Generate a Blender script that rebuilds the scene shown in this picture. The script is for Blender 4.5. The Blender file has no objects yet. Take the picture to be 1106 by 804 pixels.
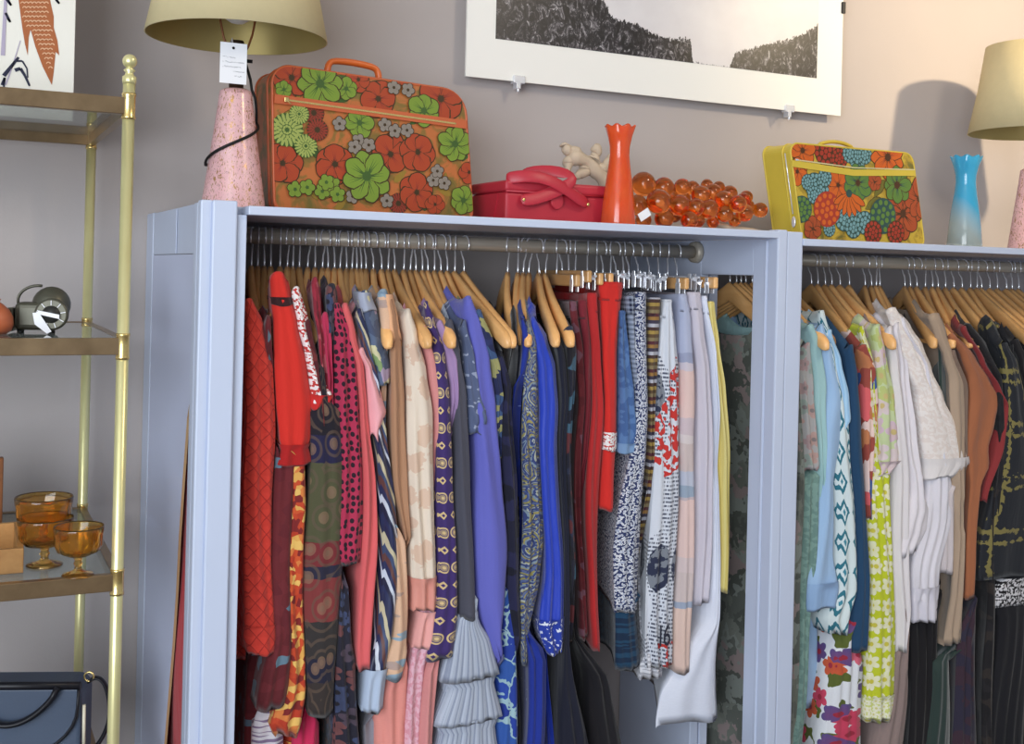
import bpy, bmesh, math, random
from mathutils import Vector, Matrix
random.seed(7)
C = bpy.context.scene.collection
PI = math.pi
# ------------------------------------------------------------------ camera
YAW = math.radians(26.0); ROLL = math.radians(1.4); FPX = 1240.0; PX, PY = 553.0, 296.0
EYE = Vector((0, 0, 1.62))
_f = Vector((math.sin(YAW), math.cos(YAW), 0)); _r0 = Vector((math.cos(YAW), -math.sin(YAW), 0)); _u0 = Vector((0, 0, 1))
_r = _r0*math.cos(ROLL) + _u0*math.sin(ROLL); _u = _u0*math.cos(ROLL) - _r0*math.sin(ROLL)
cam_d = bpy.data.cameras.new('camera'); cam = bpy.data.objects.new('camera', cam_d); C.objects.link(cam)
cam_d.sensor_width = 36; cam_d.lens = FPX/1106*36
cam_d.shift_x = (553-PX)/1106; cam_d.shift_y = (PY-402)/1106
cam_d.clip_start = .05
cam.matrix_world = Matrix(((_r.x, _u.x, -_f.x, EYE.x), (_r.y, _u.y, -_f.y, EYE.y), (_r.z, _u.z, -_f.z, EYE.z), (0, 0, 0, 1)))
bpy.context.scene.camera = cam

def ray(px, py):
    return _f + _r*((px-PX)/FPX) - _u*((py-PY)/FPX)
def at(px, py, Y):
    d = ray(px, py); return EYE + d*(Y/d.y)
def atx(px, py, X):
    d = ray(px, py); return EYE + d*(X/d.x)
def proj(p):
    d = Vector(p)-EYE; z = d.dot(_f)
    return (PX+FPX*d.dot(_r)/z, PY-FPX*d.dot(_u)/z)

# ------------------------------------------------------------------ geometry helper
class Geo:
    def __init__(s):
        s.v = []; s.f = []; s.uv = {}; s.mi = []; s.sm = []
    def quad(s, idx, m=0, uv=None, smooth=True):
        s.f.append(tuple(idx)); s.mi.append(m); s.sm.append(smooth)
        if uv: s.uv[len(s.f)-1] = uv
    def box(s, lo, hi, m=0, mat=None):
        b = len(s.v)
        for z in (lo[2], hi[2]):
            for y in (lo[1], hi[1]):
                for x in (lo[0], hi[0]):
                    p = Vector((x, y, z)); s.v.append(mat @ p if mat else p)
        for q in ((0,2,3,1),(4,5,7,6),(0,1,5,4),(2,6,7,3),(0,4,6,2),(1,3,7,5)):
            s.quad([b+i for i in q], m, None, False)
        return s
    def ring_sweep(s, rings, m=0, closed=False, caps=True, uvs=None):
        b = len(s.v); n = len(rings[0])
        for r in rings: s.v.extend(Vector(p) for p in r)
        R = len(rings)
        for i in range(R if closed else R-1):
            i2 = (i+1) % R
            for j in range(n):
                j2 = (j+1) % n
                s.quad((b+i*n+j, b+i*n+j2, b+i2*n+j2, b+i2*n+j), m)
        if caps and not closed:
            s.quad([b+j for j in range(n)][::-1], m, None, False); s.quad([b+(R-1)*n+j for j in range(n)], m, None, False)
        return s
    def tube(s, pts, r, n=8, m=0, closed=False, caps=True, flat=1.0):
        pts = [Vector(p) for p in pts]; rings = []; N = len(pts); prev = None
        for i, p in enumerate(pts):
            if closed: t = pts[(i+1) % N]-pts[i-1]
            else: t = pts[min(i+1, N-1)]-pts[max(i-1, 0)]
            t.normalize()
            if prev is None:
                a = Vector((0, 0, 1)) if abs(t.z) < .9 else Vector((1, 0, 0))
                nx = t.cross(a).normalized()
            else:
                nx = (prev - t*prev.dot(t)).normalized()
            prev = nx; ny = t.cross(nx)
            rr = r[i] if isinstance(r, (list, tuple)) else r
            rings.append([p + nx*math.cos(2*PI*k/n)*rr + ny*math.sin(2*PI*k/n)*rr*flat for k in range(n)])
        return s.ring_sweep(rings, m, closed, caps)
    def lathe(s, prof, n=32, c=(0, 0, 0), m=0, wav=None, axis=None):
        rings = []
        for (r, z) in prof:
            ring = []
            for k in range(n):
                a = 2*PI*k/n; rr = r; zz = z
                if wav: rr, zz = wav(r, z, a)
                p = Vector((rr*math.cos(a), rr*math.sin(a), zz))
                if axis: p = axis @ p
                ring.append(p+Vector(c))
            rings.append(ring)
        return s.ring_sweep(rings, m, False, True)
    def sphere(s, c, r, n=16, m=0, sc=(1, 1, 1)):
        rings = []
        for i in range(n//2+1):
            th = PI*(i/(n//2)); th = min(max(th, .03), PI-.03)
            rings.append([Vector(c)+Vector((r*math.sin(th)*math.cos(2*PI*k/n)*sc[0], r*math.sin(th)*math.sin(2*PI*k/n)*sc[1], -r*math.cos(th)*sc[2])) for k in range(n)])
        return s.ring_sweep(rings, m)
    def poly(s, pts, m=0, smooth=False):
        b = len(s.v); s.v.extend(Vector(p) for p in pts); s.quad(list(range(b, b+len(pts))), m, None, smooth); return s
    def fan(s, c, pts, m=0):
        b = len(s.v); s.v.append(Vector(c)); s.v.extend(Vector(p) for p in pts); n = len(pts)
        for i in range(n): s.quad((b, b+1+i, b+1+(i+1) % n), m, None, False)
        return s
    def prism(s, pts, d, m=0, mside=None):
        """polygon pts extruded by vector d"""
        b = len(s.v); n = len(pts); d = Vector(d)
        s.v.extend(Vector(p) for p in pts); s.v.extend(Vector(p)+d for p in pts)
        s.quad([b+i for i in range(n)][::-1], m, None, False); s.quad([b+n+i for i in range(n)], m, None, False)
        for i in range(n):
            j = (i+1) % n; s.quad((b+i, b+j, b+n+j, b+n+i), m if mside is None else mside, None, False)
        return s
    def build(s, name, mats, parent=None, bevel=0, sub=0, loc=None, solid=0, seg=2):
        me = bpy.data.meshes.new(name); me.from_pydata([tuple(p) for p in s.v], [], s.f)
        mats = mats if isinstance(mats, (list, tuple)) else [mats]
        for m in mats: me.materials.append(m)
        for i, p in enumerate(me.polygons):
            p.material_index = s.mi[i]; p.use_smooth = s.sm[i]
        if s.uv:
            ul = me.uv_layers.new(name='UVMap')
            for i, p in enumerate(me.polygons):
                if i in s.uv:
                    for k, li in enumerate(p.loop_indices): ul.data[li].uv = s.uv[i][k]
        me.update()
        o = bpy.data.objects.new(name, me); C.objects.link(o)
        if parent: o.parent = parent
        if loc: o.location = loc
        if solid:
            md = o.modifiers.new('s', 'SOLIDIFY'); md.thickness = solid; md.offset = 0
        if bevel:
            md = o.modifiers.new('b', 'BEVEL'); md.width = bevel; md.segments = seg; md.limit_method = 'ANGLE'; md.angle_limit = math.radians(40)
        if sub:
            md = o.modifiers.new('u', 'SUBSURF'); md.levels = sub; md.render_levels = sub
        return o

def empty(name, loc=(0, 0, 0), rz=0):
    o = bpy.data.objects.new(name, None); C.objects.link(o); o.location = loc; o.rotation_euler = (0, 0, rz)
    o.empty_display_size = .05
    return o
def tag(o, label=None, cat=None, group=None, kind=None):
    if label: o['label'] = label
    if cat: o['category'] = cat
    if group: o['group'] = group
    if kind: o['kind'] = kind
    return o
def lerp(a, b, t): return a+(b-a)*t
def sstep(t):
    t = max(0., min(1., t)); return t*t*(3-2*t)
def lin(c):
    return tuple(((x/255)/12.92 if x/255 <= .04045 else ((x/255+.055)/1.055)**2.4) for x in c)

# ------------------------------------------------------------------ materials
class M:
    """small node builder"""
    def __init__(s, name, rough=.7, metal=0, spec=.3):
        s.m = bpy.data.materials.new(name); s.m.use_nodes = True; s.t = s.m.node_tree
        s.b = s.t.nodes['Principled BSDF']; s.b.inputs['Roughness'].default_value = rough
        s.b.inputs['Metallic'].default_value = metal; s.b.inputs['Specular IOR Level'].default_value = spec
    def n(s, typ, props=None, **inp):
        x = s.t.nodes.new(typ)
        for k, v in (props or {}).items(): setattr(x, k, v)
        for k, v in inp.items():
            k = int(k[1:]) if k[0] == '_' and k[1:].isdigit() else k.replace('_', ' ')
            s.put(x.inputs[k], v)
        return x
    def put(s, sock, v):
        if isinstance(v, bpy.types.NodeSocket): s.t.links.new(v, sock)
        elif isinstance(v, tuple) and len(v) == 3 and sock.type == 'RGBA': sock.default_value = (*v, 1)
        else: sock.default_value = v
    def math(s, op, a, b=0., c=0.):
        x = s.n('ShaderNodeMath', {'operation': op}); s.put(x.inputs[0], a); s.put(x.inputs[1], b); s.put(x.inputs[2], c); return x.outputs[0]
    def uv(s): return s.n('ShaderNodeUVMap').outputs[0]
    def obj(s): return s.n('ShaderNodeTexCoord').outputs['Object']
    def sep(s, v):
        x = s.n('ShaderNodeSeparateXYZ', _0=v); return x.outputs
    def comb(s, x, y, z=0.):
        q = s.n('ShaderNodeCombineXYZ'); s.put(q.inputs[0], x); s.put(q.inputs[1], y); s.put(q.inputs[2], z); return q.outputs[0]
    def vmath(s, op, a, b=(0, 0, 0)):
        x = s.n('ShaderNodeVectorMath', {'operation': op}); s.put(x.inputs[0], a); s.put(x.inputs[1], b); return x
    def noise(s, vec, scale, detail=3, rough=.5, dist=0):
        return s.n('ShaderNodeTexNoise', Vector=vec, Scale=scale, Detail=float(detail), Roughness=rough, Distortion=float(dist)).outputs
    def voro(s, vec, scale, feat='F1', rand=1.0):
        x = s.n('ShaderNodeTexVoronoi', {'feature': feat, 'voronoi_dimensions': '2D'}, Vector=vec, Scale=scale)
        x.inputs['Randomness'].default_value = rand
        return x.outputs
    def mix(s, f, a, b, blend='MIX'):
        x = s.n('ShaderNodeMix', {'data_type': 'RGBA', 'blend_type': blend}); s.put(x.inputs[0], f); s.put(x.inputs[6], a); s.put(x.inputs[7], b); return x.outputs[2]
    def ramp(s, f, stops, interp='LINEAR'):
        x = s.n('ShaderNodeValToRGB'); x.color_ramp.interpolation = interp; e = x.color_ramp.elements
        while len(e) > 1: e.remove(e[-1])
        stops = sorted(stops, key=lambda q: q[0])
        e[0].position = stops[0][0]; e[0].color = (*stops[0][1], 1)
        for p, c in stops[1:]:
            k = e.new(p); k.color = (*c, 1)
        s.put(x.inputs[0], f); return x.outputs[0]
    def color(s, v): s.put(s.b.inputs['Base Color'], v); return s
    def bump(s, h, strength=.3, dist=.002):
        x = s.n('ShaderNodeBump', Height=h, Strength=strength, Distance=dist); s.t.links.new(x.outputs[0], s.b.inputs['Normal']); return s
    def set(s, **k):
        for a, v in k.items(): s.put(s.b.inputs[a.replace('_', ' ')], v)
        return s

def plain(name, c, rough=.6, metal=0, spec=.3, **k):
    m = M(name, rough, metal, spec); m.color(lin(c)); m.set(**k); return m.m
def worn(name, c, var=.12, scale=14, rough=.55, metal=0, spec=.35, bump=.0):
    m = M(name, rough, metal, spec); L = lin(c); o = m.obj()
    nz = m.noise(o, scale, 5)[0]
    m.color(m.mix(m.math('MULTIPLY', nz, 1.0), tuple(x*(1-var) for x in L), tuple(min(1, x*(1+var)) for x in L)))
    if bump: m.bump(m.noise(o, scale*12, 3)[0], bump, .001)
    return m.m

# ---- cloth: every pattern ends in finish() which adds weave and sheen
def finish(m, col, rough=.85, weave=.25, sheen=.15):
    uv = m.uv(); nz = m.noise(uv, 900, 2)[0]
    big = m.noise(uv, 9, 3)[0]
    fac = m.math('ADD', m.math('MULTIPLY', nz, .16), m.math('MULTIPLY_ADD', big, .14, .84))
    c2 = m.mix(1.0, col, m.comb(fac, fac, fac), 'MULTIPLY')
    m.color(c2); m.b.inputs['Roughness'].default_value = rough
    m.b.inputs['Sheen Weight'].default_value = sheen; m.b.inputs['Sheen Roughness'].default_value = .5
    crease = m.noise(m.vmath('MULTIPLY', uv, (34, 6, 1)).outputs[0], 1.0, 3)[0]
    m.bump(m.math('ADD', m.math('MULTIPLY', crease, 1.0), m.math('MULTIPLY', nz, .08)), weave, .012)
    return m.m
def cl(c, rough=.85, weave=.3, sheen=.15):
    m = M('cloth'); return finish(m, lin(c), rough, weave, sheen)
def c_dots(base, dot, scale=60, r=.32, rand=.7, rough=.8):
    m = M('dotted_cloth'); v = m.voro(m.uv(), scale, 'F1', rand)
    return finish(m, m.mix(m.math('LESS_THAN', v['Distance'], r), lin(base), lin(dot)), rough)
def c_print(cols, scale=60, dist=.02, rough=.8, rand=1.0, outline=None):
    m = M('printed_cloth'); uv = m.uv(); nz = m.noise(uv, 40, 2)
    w = m.vmath('ADD', uv, m.vmath('MULTIPLY', m.vmath('SUBTRACT', nz[1], (.5, .5, .5)).outputs[0], (dist, dist, 0)).outputs[0]).outputs[0]
    v = m.voro(w, scale, 'F1', rand); r = m.sep(v['Color'])[0]
    n = len(cols); col = m.ramp(r, [(i/n, lin(c)) for i, c in enumerate(cols)], 'CONSTANT')
    if outline:
        e = m.voro(w, scale, 'DISTANCE_TO_EDGE', rand)
        col = m.mix(m.math('LESS_THAN', e['Distance'], .07), col, lin(outline))
    return finish(m, col, rough)
def c_tweed(a, b, scale=220, thr=.5, rough=.85, c=None):
    m = M('speckled_cloth'); nz = m.noise(m.uv(), scale, 1)[0]
    st = [(0, lin(a)), (thr, lin(b))]
    if c: st.append((thr+.1, lin(c)))
    return finish(m, m.ramp(nz, st, 'CONSTANT'), rough)
def c_stripe(cols, period=.05, axis=1, rough=.8, slant=0., wob=.0, interp='CONSTANT'):
    m = M('striped_cloth'); s = m.sep(m.uv()); k = m.math('ADD', s[axis], m.math('MULTIPLY', s[1-axis], slant))
    if wob: k = m.math('ADD', k, m.math('MULTIPLY', m.noise(m.uv(), 18, 2)[0], wob))
    fr = m.math('FRACT', m.math('DIVIDE', k, period)); n = len(cols)
    return finish(m, m.ramp(fr, [(i/n, lin(c)) for i, c in enumerate(cols)], interp), rough)
def c_check(a, b, size=.012, rough=.85, mid=None):
    m = M('checked_cloth'); s = m.sep(m.uv())
    p = m.math('GREATER_THAN', m.math('FRACT', m.math('DIVIDE', s[0], size)), .5); q = m.math('GREATER_THAN', m.math('FRACT', m.math('DIVIDE', s[1], size)), .5)
    f = m.math('MULTIPLY', m.math('ADD', p, q), .5)
    return finish(m, m.mix(f, lin(a), lin(b)), rough)
def c_floral(base, petals, centre, scale=18, R=.42, n=5, leaf=None, rough=.8, rand=.8, deep=.3, base2=None):
    m = M('floral_cloth'); uv = m.uv(); v = m.voro(uv, scale, 'F1', rand)
    loc = m.vmath('SUBTRACT', uv, v['Position']).outputs[0]; s = m.sep(loc)
    d = m.math('MULTIPLY', m.vmath('LENGTH', loc).outputs['Value'], scale)
    ang = m.math('ARCTAN2', s[1], s[0]); rc = m.sep(v['Color'])
    rad = m.math('MULTIPLY_ADD', m.math('ABSOLUTE', m.math('COSINE', m.math('ADD', m.math('MULTIPLY', ang, n/2), m.math('MULTIPLY', rc[1], 6.)))), R*deep*1.6, R*(1-deep))
    k = len(petals); pc = m.ramp(rc[0], [(i/k, lin(c)) for i, c in enumerate(petals)], 'CONSTANT')
    b = lin(base)
    if base2: b = m.mix(m.math('GREATER_THAN', m.noise(uv, scale*.8, 2)[0], .52), lin(base), lin(base2))
    if leaf:
        nz = m.noise(uv, scale*1.5, 1)[0]; b = m.mix(m.math('GREATER_THAN', nz, .58), b, lin(leaf))
    shade = m.mix(m.math('MULTIPLY', d, 1.2), m.mix(.45, pc, lin(centre)), pc)
    col = m.mix(m.math('LESS_THAN', d, rad), b, shade)
    col = m.mix(m.math('LESS_THAN', d, R*.3), col, lin(centre))
    return finish(m, col, rough)
def c_paisley(base, cols, scale=16, rough=.6, freq=26):
    m = M('paisley_cloth'); uv = m.uv(); nz = m.noise(uv, scale*.7, 1)
    w = m.vmath('ADD', uv, m.vmath('MULTIPLY', m.vmath('SUBTRACT', nz[1], (.5, .5, .5)).outputs[0], (.07, .07, 0)).outputs[0]).outputs[0]
    v = m.voro(w, scale); ring = m.math('FRACT', m.math('MULTIPLY', v['Distance'], 2.6)); n = len(cols)
    rc = m.sep(v['Color'])[0]
    k = m.math('FRACT', m.math('ADD', ring, rc))
    col = m.ramp(k, [(i/n, lin(c)) for i, c in enumerate(cols)], 'CONSTANT')
    fine = m.voro(uv, scale*7); col = m.mix(m.math('LESS_THAN', fine['Distance'], .25), col, lin(base))
    e = m.math('LESS_THAN', m.math('FRACT', m.math('MULTIPLY', v['Distance'], 7.0)), .22)
    return finish(m, m.mix(e, col, lin(base)), rough)
def c_bands(z0, z1, stops, extra=None, rough=.85):
    """horizontal bands between heights z0 (top) and z1; stops (0..1, colour)"""
    m = M('banded_cloth'); uv = m.uv(); s = m.sep(uv)
    f = m.math('DIVIDE', m.math('SUBTRACT', z0, s[1]), z0-z1)
    f = m.math('ADD', f, m.math('MULTIPLY', m.math('SUBTRACT', m.noise(uv, 30, 2)[0], .5), .02))
    col = m.ramp(f, [(p, lin(c)) for p, c in stops], 'CONSTANT')
    if extra:
        a, b, sc = extra; v = m.voro(uv, sc); ring = m.math('FRACT', m.math('MULTIPLY', v['Distance'], 3.))
        col = m.mix(m.math('LESS_THAN', ring, .3), col, m.mix(.55, col, lin(a)))
        col = m.mix(m.math('LESS_THAN', v['Distance'], .2), col, m.mix(.5, col, lin(b)))
    return finish(m, col, rough)
def c_medal(base, ring, mid, px=.022, py=.058):
    """alternating ringed discs and small diamonds in columns"""
    m = M('medallion_cloth'); s = m.sep(m.uv())
    def cell(ox, oy):
        x = m.math('SUBTRACT', m.math('FRACT', m.math('ADD', m.math('DIVIDE', s[0], px), ox)), .5); y = m.math('SUBTRACT', m.math('FRACT', m.math('ADD', m.math('DIVIDE', s[1], py), oy)), .5)
        return m.math('MULTIPLY', x, px), m.math('MULTIPLY', y, py)
    x, y = cell(0., 0.); d = m.math('SQRT', m.math('ADD', m.math('MULTIPLY', x, x), m.math('MULTIPLY', y, y)))
    x2, y2 = cell(0., .5); d2 = m.math('ADD', m.math('ABSOLUTE', x2), m.math('ABSOLUTE', y2))
    col = m.mix(m.math('LESS_THAN', d, .0092), lin(base), lin(ring)); col = m.mix(m.math('LESS_THAN', d, .0068), col, lin(base))
    col = m.mix(m.math('LESS_THAN', d, .0055), col, lin(mid)); col = m.mix(m.math('LESS_THAN', d, .0025), col, lin(ring))
    col = m.mix(m.math('LESS_THAN', d2, .0068), col, lin(ring)); col = m.mix(m.math('LESS_THAN', d2, .003), col, lin(base))
    return finish(m, col, .75)
def c_plaid(base, line, period=.1, w=.012, noise=.03):
    m = M('plaid_cloth'); uv = m.uv(); s = m.sep(uv); nz = m.math('MULTIPLY', m.math('SUBTRACT', m.noise(uv, 70, 3)[0], .5), noise)
    def ln(k, p, ww): return m.math('LESS_THAN', m.math('ADD', m.math('ABSOLUTE', m.math('SUBTRACT', m.math('FRACT', m.math('DIVIDE', k, p)), .5)), nz), ww/p/2)
    f = m.math('MAXIMUM', ln(s[0], period*.8, w), ln(s[1], period, w)); f = m.math('MAXIMUM', f, ln(m.math('ADD', s[1], .024), period, w*.6))
    return finish(m, m.mix(f, lin(base), lin(line)), .7)
def c_quilt(base, line, size=.026):
    m = M('quilted_cloth'); s = m.sep(m.uv())
    a = m.math('ABSOLUTE', m.math('SUBTRACT', m.math('FRACT', m.math('DIVIDE', m.math('ADD', s[0], s[1]), size)), .5)); b = m.math('ABSOLUTE', m.math('SUBTRACT', m.math('FRACT', m.math('DIVIDE', m.math('SUBTRACT', s[0], s[1]), size)), .5))
    h = m.math('MAXIMUM', a, b); col = m.mix(m.math('GREATER_THAN', h, .46), lin(base), lin(line))
    r = finish(m, col, .85)
    m.bump(m.math('MULTIPLY', h, -1.0), .5, .006); return r
def c_news(paper, ink, accent=(190, 50, 45)):
    m = M('newsprint_cloth'); uv = m.uv(); s = m.sep(uv)
    row = m.math('FRACT', m.math('DIVIDE', s[1], .0075)); rowi = m.math('FLOOR', m.math('DIVIDE', s[1], .0075))
    ch = m.noise(m.comb(m.math('MULTIPLY', s[0], 420.), m.math('MULTIPLY', rowi, 7.3)), 1.0, 1)[0]
    txt = m.math('MULTIPLY', m.math('LESS_THAN', row, .5), m.math('GREATER_THAN', ch, .47))
    blk = m.voro(m.vmath('MULTIPLY', uv, (1, .55, 1)).outputs[0], 17, 'F1', .9); rc = m.sep(blk['Color'])
    area = m.math('GREATER_THAN', rc[0], .34)
    col = m.mix(m.math('MULTIPLY', txt, area), lin(paper), lin(ink))
    pic = m.mix(m.math('GREATER_THAN', m.noise(uv, 60, 3)[0], .5), lin((40, 46, 70)), lin((120, 125, 135)))
    col = m.mix(m.math('MULTIPLY', m.math('LESS_THAN', rc[1], .16), m.math('LESS_THAN', blk['Distance'], .42)), col, pic)
    red = m.math('MULTIPLY', m.math('GREATER_THAN', rc[2], .84), m.math('GREATER_THAN', m.noise(uv, 70, 1)[0], .5))
    return finish(m, m.mix(red, col, lin(accent)), .8)
def c_ikat(base, a, b):
    m = M('ikat_cloth'); uv = m.uv(); s = m.sep(uv)
    nz = m.math('MULTIPLY', m.noise(m.vmath('MULTIPLY', uv, (220, 30, 1)).outputs[0], 1., 1)[0], .012)
    x = m.math('ABSOLUTE', m.math('SUBTRACT', m.math('FRACT', m.math('DIVIDE', s[0], .034)), .5)); y = m.math('ABSOLUTE', m.math('SUBTRACT', m.math('FRACT', m.math('DIVIDE', m.math('ADD', s[1], nz), .06)), .5))
    d = m.math('ADD', m.math('MULTIPLY', x, 1.1), y); k = m.math('LESS_THAN', m.math('ABSOLUTE', m.math('SUBTRACT', d, .36)), .09)
    blk = m.math('LESS_THAN', d, .12)
    return finish(m, m.mix(blk, m.mix(k, lin(base), lin(a)), lin(b)), .8)
def c_scales(base, a, scale=60):
    m = M('jacquard_cloth'); uv = m.uv(); v = m.voro(uv, scale*.25, 'F1', .9); nz = m.noise(uv, scale, 2, .5, 1.2)[0]
    f = m.math('MULTIPLY', m.math('LESS_THAN', m.math('ADD', v['Distance'], m.math('MULTIPLY', nz, .5)), .58), .8)
    return finish(m, m.mix(f, lin(base), lin(a)), .55, .3, .3)

def wood_mat(name, a, b, rough=.4):
    m = M(name, rough, 0, .4); o = m.obj(); oi = m.n('ShaderNodeObjectInfo').outputs['Random']
    v = m.vmath('ADD', m.vmath('MULTIPLY', o, (60, 9, 60)).outputs[0], m.comb(m.math('MULTIPLY', oi, 30.), 0., 0.)).outputs[0]
    g = m.noise(v, 1.0, 4, .6, .6)[0]
    c = m.mix(g, lin(a), lin(b))
    t = m.math('MULTIPLY_ADD', oi, .45, .75); m.color(m.mix(1.0, c, m.comb(t, m.math('MULTIPLY', t, 1.0), t), 'MULTIPLY'))
    return m.m
def at_z(px, py, Z):
    d = ray(px, py); return EYE + d*((Z-EYE.z)/d.z)
def wb(geo, name, mats, root, **k):
    """build from world coordinates as a child of an unrotated root"""
    o = geo.build(name, mats, root, **k); o.location = -root.location; return o

YF = 1.69; YW = 2.21; YR = 1.945
# ------------------------------------------------------------------ common materials
m_wall = M('wall_paint', .9, 0, .2); _o = m_wall.obj()
m_wall.color(m_wall.mix(m_wall.noise(_o, 3, 4)[0], lin((173, 165, 163)), lin((185, 176, 173)))); m_wall.bump(m_wall.noise(_o, 260, 3)[0], .12, .001); m_wall = m_wall.m
m_paint = worn('pale_painted_wood', (192, 201, 222), .035, 9, .42, 0, .4, .05)
m_paint2 = worn('pale_painted_board', (192, 198, 222), .04, 6, .5, 0, .35)
m_ply = plain('raw_board_edge', (176, 146, 108), .8)
m_steel = M('brushed_steel_tube', .42, .3); _o = m_steel.obj()
m_steel.color(m_steel.mix(m_steel.noise(m_steel.vmath('MULTIPLY', _o, (8, 200, 200)).outputs[0], 1., 4)[0], lin((150, 142, 130)), lin((200, 192, 178)))); m_steel = m_steel.m
m_chrome = plain('chrome_wire', (236, 237, 242), .22, .6)
m_brass = M('polished_brass', .3, .55); m_brass.color(m_brass.mix(m_brass.noise(m_brass.obj(), 20, 3)[0], lin((232, 226, 172)), lin((214, 204, 146)))); m_brass = m_brass.m
m_brass_dk = M('aged_brass', .28, .8); m_brass_dk.color(m_brass_dk.mix(m_brass_dk.noise(m_brass_dk.obj(), 26, 4)[0], lin((104, 84, 62)), lin((176, 148, 112)))); m_brass_dk = m_brass_dk.m
m_gold = plain('gold_metal', (222, 196, 130), .25, .85)
m_wood = wood_mat('hanger_wood', (240, 190, 128), (216, 158, 96), .3)
m_wood_dk = wood_mat('walnut_wood', (150, 92, 48), (110, 62, 30), .45)
m_black = plain('black_cord', (22, 20, 20), .5)
m_white = plain('white_card', (236, 236, 240), .7)
m_ink = plain('ink', (60, 60, 78), .8)

def glass(name, c, rough=.05, ior=1.45, trans=1.0, alpha=1.0):
    return plain(name, c, rough, 0, .5, Transmission_Weight=trans, IOR=ior)

# ------------------------------------------------------------------ the room
def struct(geo, name, mat, **k):
    o = geo.build(name, mat, **k); o['kind'] = 'structure'; return o
struct(Geo().box((-2.6, YW, 0), (5.4, YW+.12, 3.1)), 'wall_back', m_wall)
m_floor = M('floor_boards', .45); _s = m_floor.obj(); _n = m_floor.noise(m_floor.vmath('MULTIPLY', _s, (3, 40, 1)).outputs[0], 1., 4)[0]
m_floor.color(m_floor.mix(_n, lin((62, 46, 34)), lin((92, 68, 48)))); m_floor = m_floor.m
struct(Geo().box((-2.6, -3.2, -.1), (5.4, YW, 0)), 'floor', m_floor)
struct(Geo().box((-2.6, -3.2, 3.0), (5.4, YW, 3.1)), 'ceiling', plain('ceiling_paint', (225, 222, 215), .9))

# ------------------------------------------------------------------ first wardrobe
ZS = at(265, 222, YF).z              # shelf top
ZT = at(255, 217, YF).z              # side top
X0 = at(216, 300, YF).x; X1 = at(840, 300, YF).x
def Xf(px, py=300, Y=YF): return at(px, py, Y).x
wr = tag(empty('wardrobe', (X0, YF, 0)), 'tall pale blue painted open wardrobe packed from the red jacket to the yellow skirt', 'wardrobe')
def ysx(px, X): return atx(px, 300, X).y
xa, xb, xc, xd = X0, Xf(229), Xf(255), Xf(267)
ya = ysx(207.5, X0); yb = ysx(164, X0)
g = Geo().box((xa, YF+.006, 0), (xb, YF+.03, ZT)).box((xb-.001, YF, 0), (xc, YF+.045, ZT))   # moulded corner post
wb(g, 'corner_post', m_paint, wr, bevel=.0025)
wb(Geo().box((xc-.001, YF+.010, 0), (xd, YF+.05, ZS-.0135)), 'inner_stile', m_paint, wr, bevel=.0015)
ztr = atx(183, 275, X0).z
fr = Geo().box((X0, YF+.03, 0), (X0+.022, ya, ZT-.003)).box((X0, yb, 0), (X0+.022, YW-.004, ZT-.003)).box((X0+.001, ya-.001, ztr), (X0+.021, yb+.001, ZT-.004)).box((X0, ya-.001, 0), (X0+.022, yb+.001, .12))
ef = wb(fr, 'side_frame', m_paint, wr, bevel=.002)
ef['label'] = 'panelled side frame of the wardrobe'
# moulding bead on the side frame
wb(Geo().box((X0-.0015, ysx(190, X0), ztr+.001), (X0, ysx(190, X0)+.0035, ZT-.006)), 'bead_moulding', m_paint, wr, bevel=.0015)
# thin inner board with a warped front edge, the garments show through the gap
prof = [(202, 452), (197, 520), (193, 580), (190, 640), (186, 700), (181, 760), (176, 820), (165, 1000)]
pts = []
XP = X0+.001
for px, py in prof:
    p = atx(px, py, XP); pts.append((XP, max(p.y, ya+.0008), max(p.z, .125)))
top = [(XP, ya-.0005, pts[0][2]+.03), (XP, ya-.0005+.001, ztr-.0005), (XP, yb-.0005, ztr-.0005), (XP, yb-.0005, .125)]
outline = top+pts[::-1]
wb(Geo().prism(outline, (.004, 0, 0), 0, 1), 'side_board', [m_paint2, m_ply], wr)
# top shelf
sh = Geo().box((xd, YF, ZS-.0135), (X1+.002, YW-.004, ZS)).box((X0+.022, YF+.045, ZS-.0135), (xd+.001, YW-.004, ZS))
wb(sh, 'top_shelf', m_paint, wr, bevel=.0015)
# right hand end frame with a window in it
zo = atx(780, 297, X1).z
yo1 = ysx(813, X1); yo2 = ysx(757, X1)
zlow = ZS-.0136
g = Geo().box((X1, YF+.02, 0), (X1+.02, yo1, zlow)).box((X1, yo2, 0), (X1+.02, YW-.004, zlow)).box((X1+.0005, yo1-.001, zo), (X1+.0195, yo2+.001, zlow)).box((X1+.0005, yo1-.001, 0), (X1+.0195, yo2+.001, .12))
wb(g, 'end_frame', m_paint, wr, bevel=.002)
xe = Xf(850); xg = Xf(869)
wb(Geo().box((X1-.001, YF, 0), (xe, YF+.03, ZS+.003)).box((X1-.003, YF+.03, 0), (X1+.003, YF+.037, zlow-.002)), 'end_post', m_paint, wr, bevel=.003)
# rail
ZRAIL = (at(500, 262.5, YR).z+at(700, 271.5, YR).z)/2; RR = .0128
rot_y = Matrix.Rotation(PI/2, 4, 'Y')
g = Geo().tube([(X0+.024, YR, ZRAIL), (X1-.0005, YR, ZRAIL)], RR, 20)
rl = wb(g, 'hanging_rail', m_steel, wr)
g = Geo().lathe([(.014, -.012), (.021, -.012), (.022, -.004), (.0225, 0)], 24, (X1-.0006, YR, ZRAIL), 0, None, rot_y.to_3x3())
wb(g, 'rail_flange', m_steel, wr)
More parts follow.
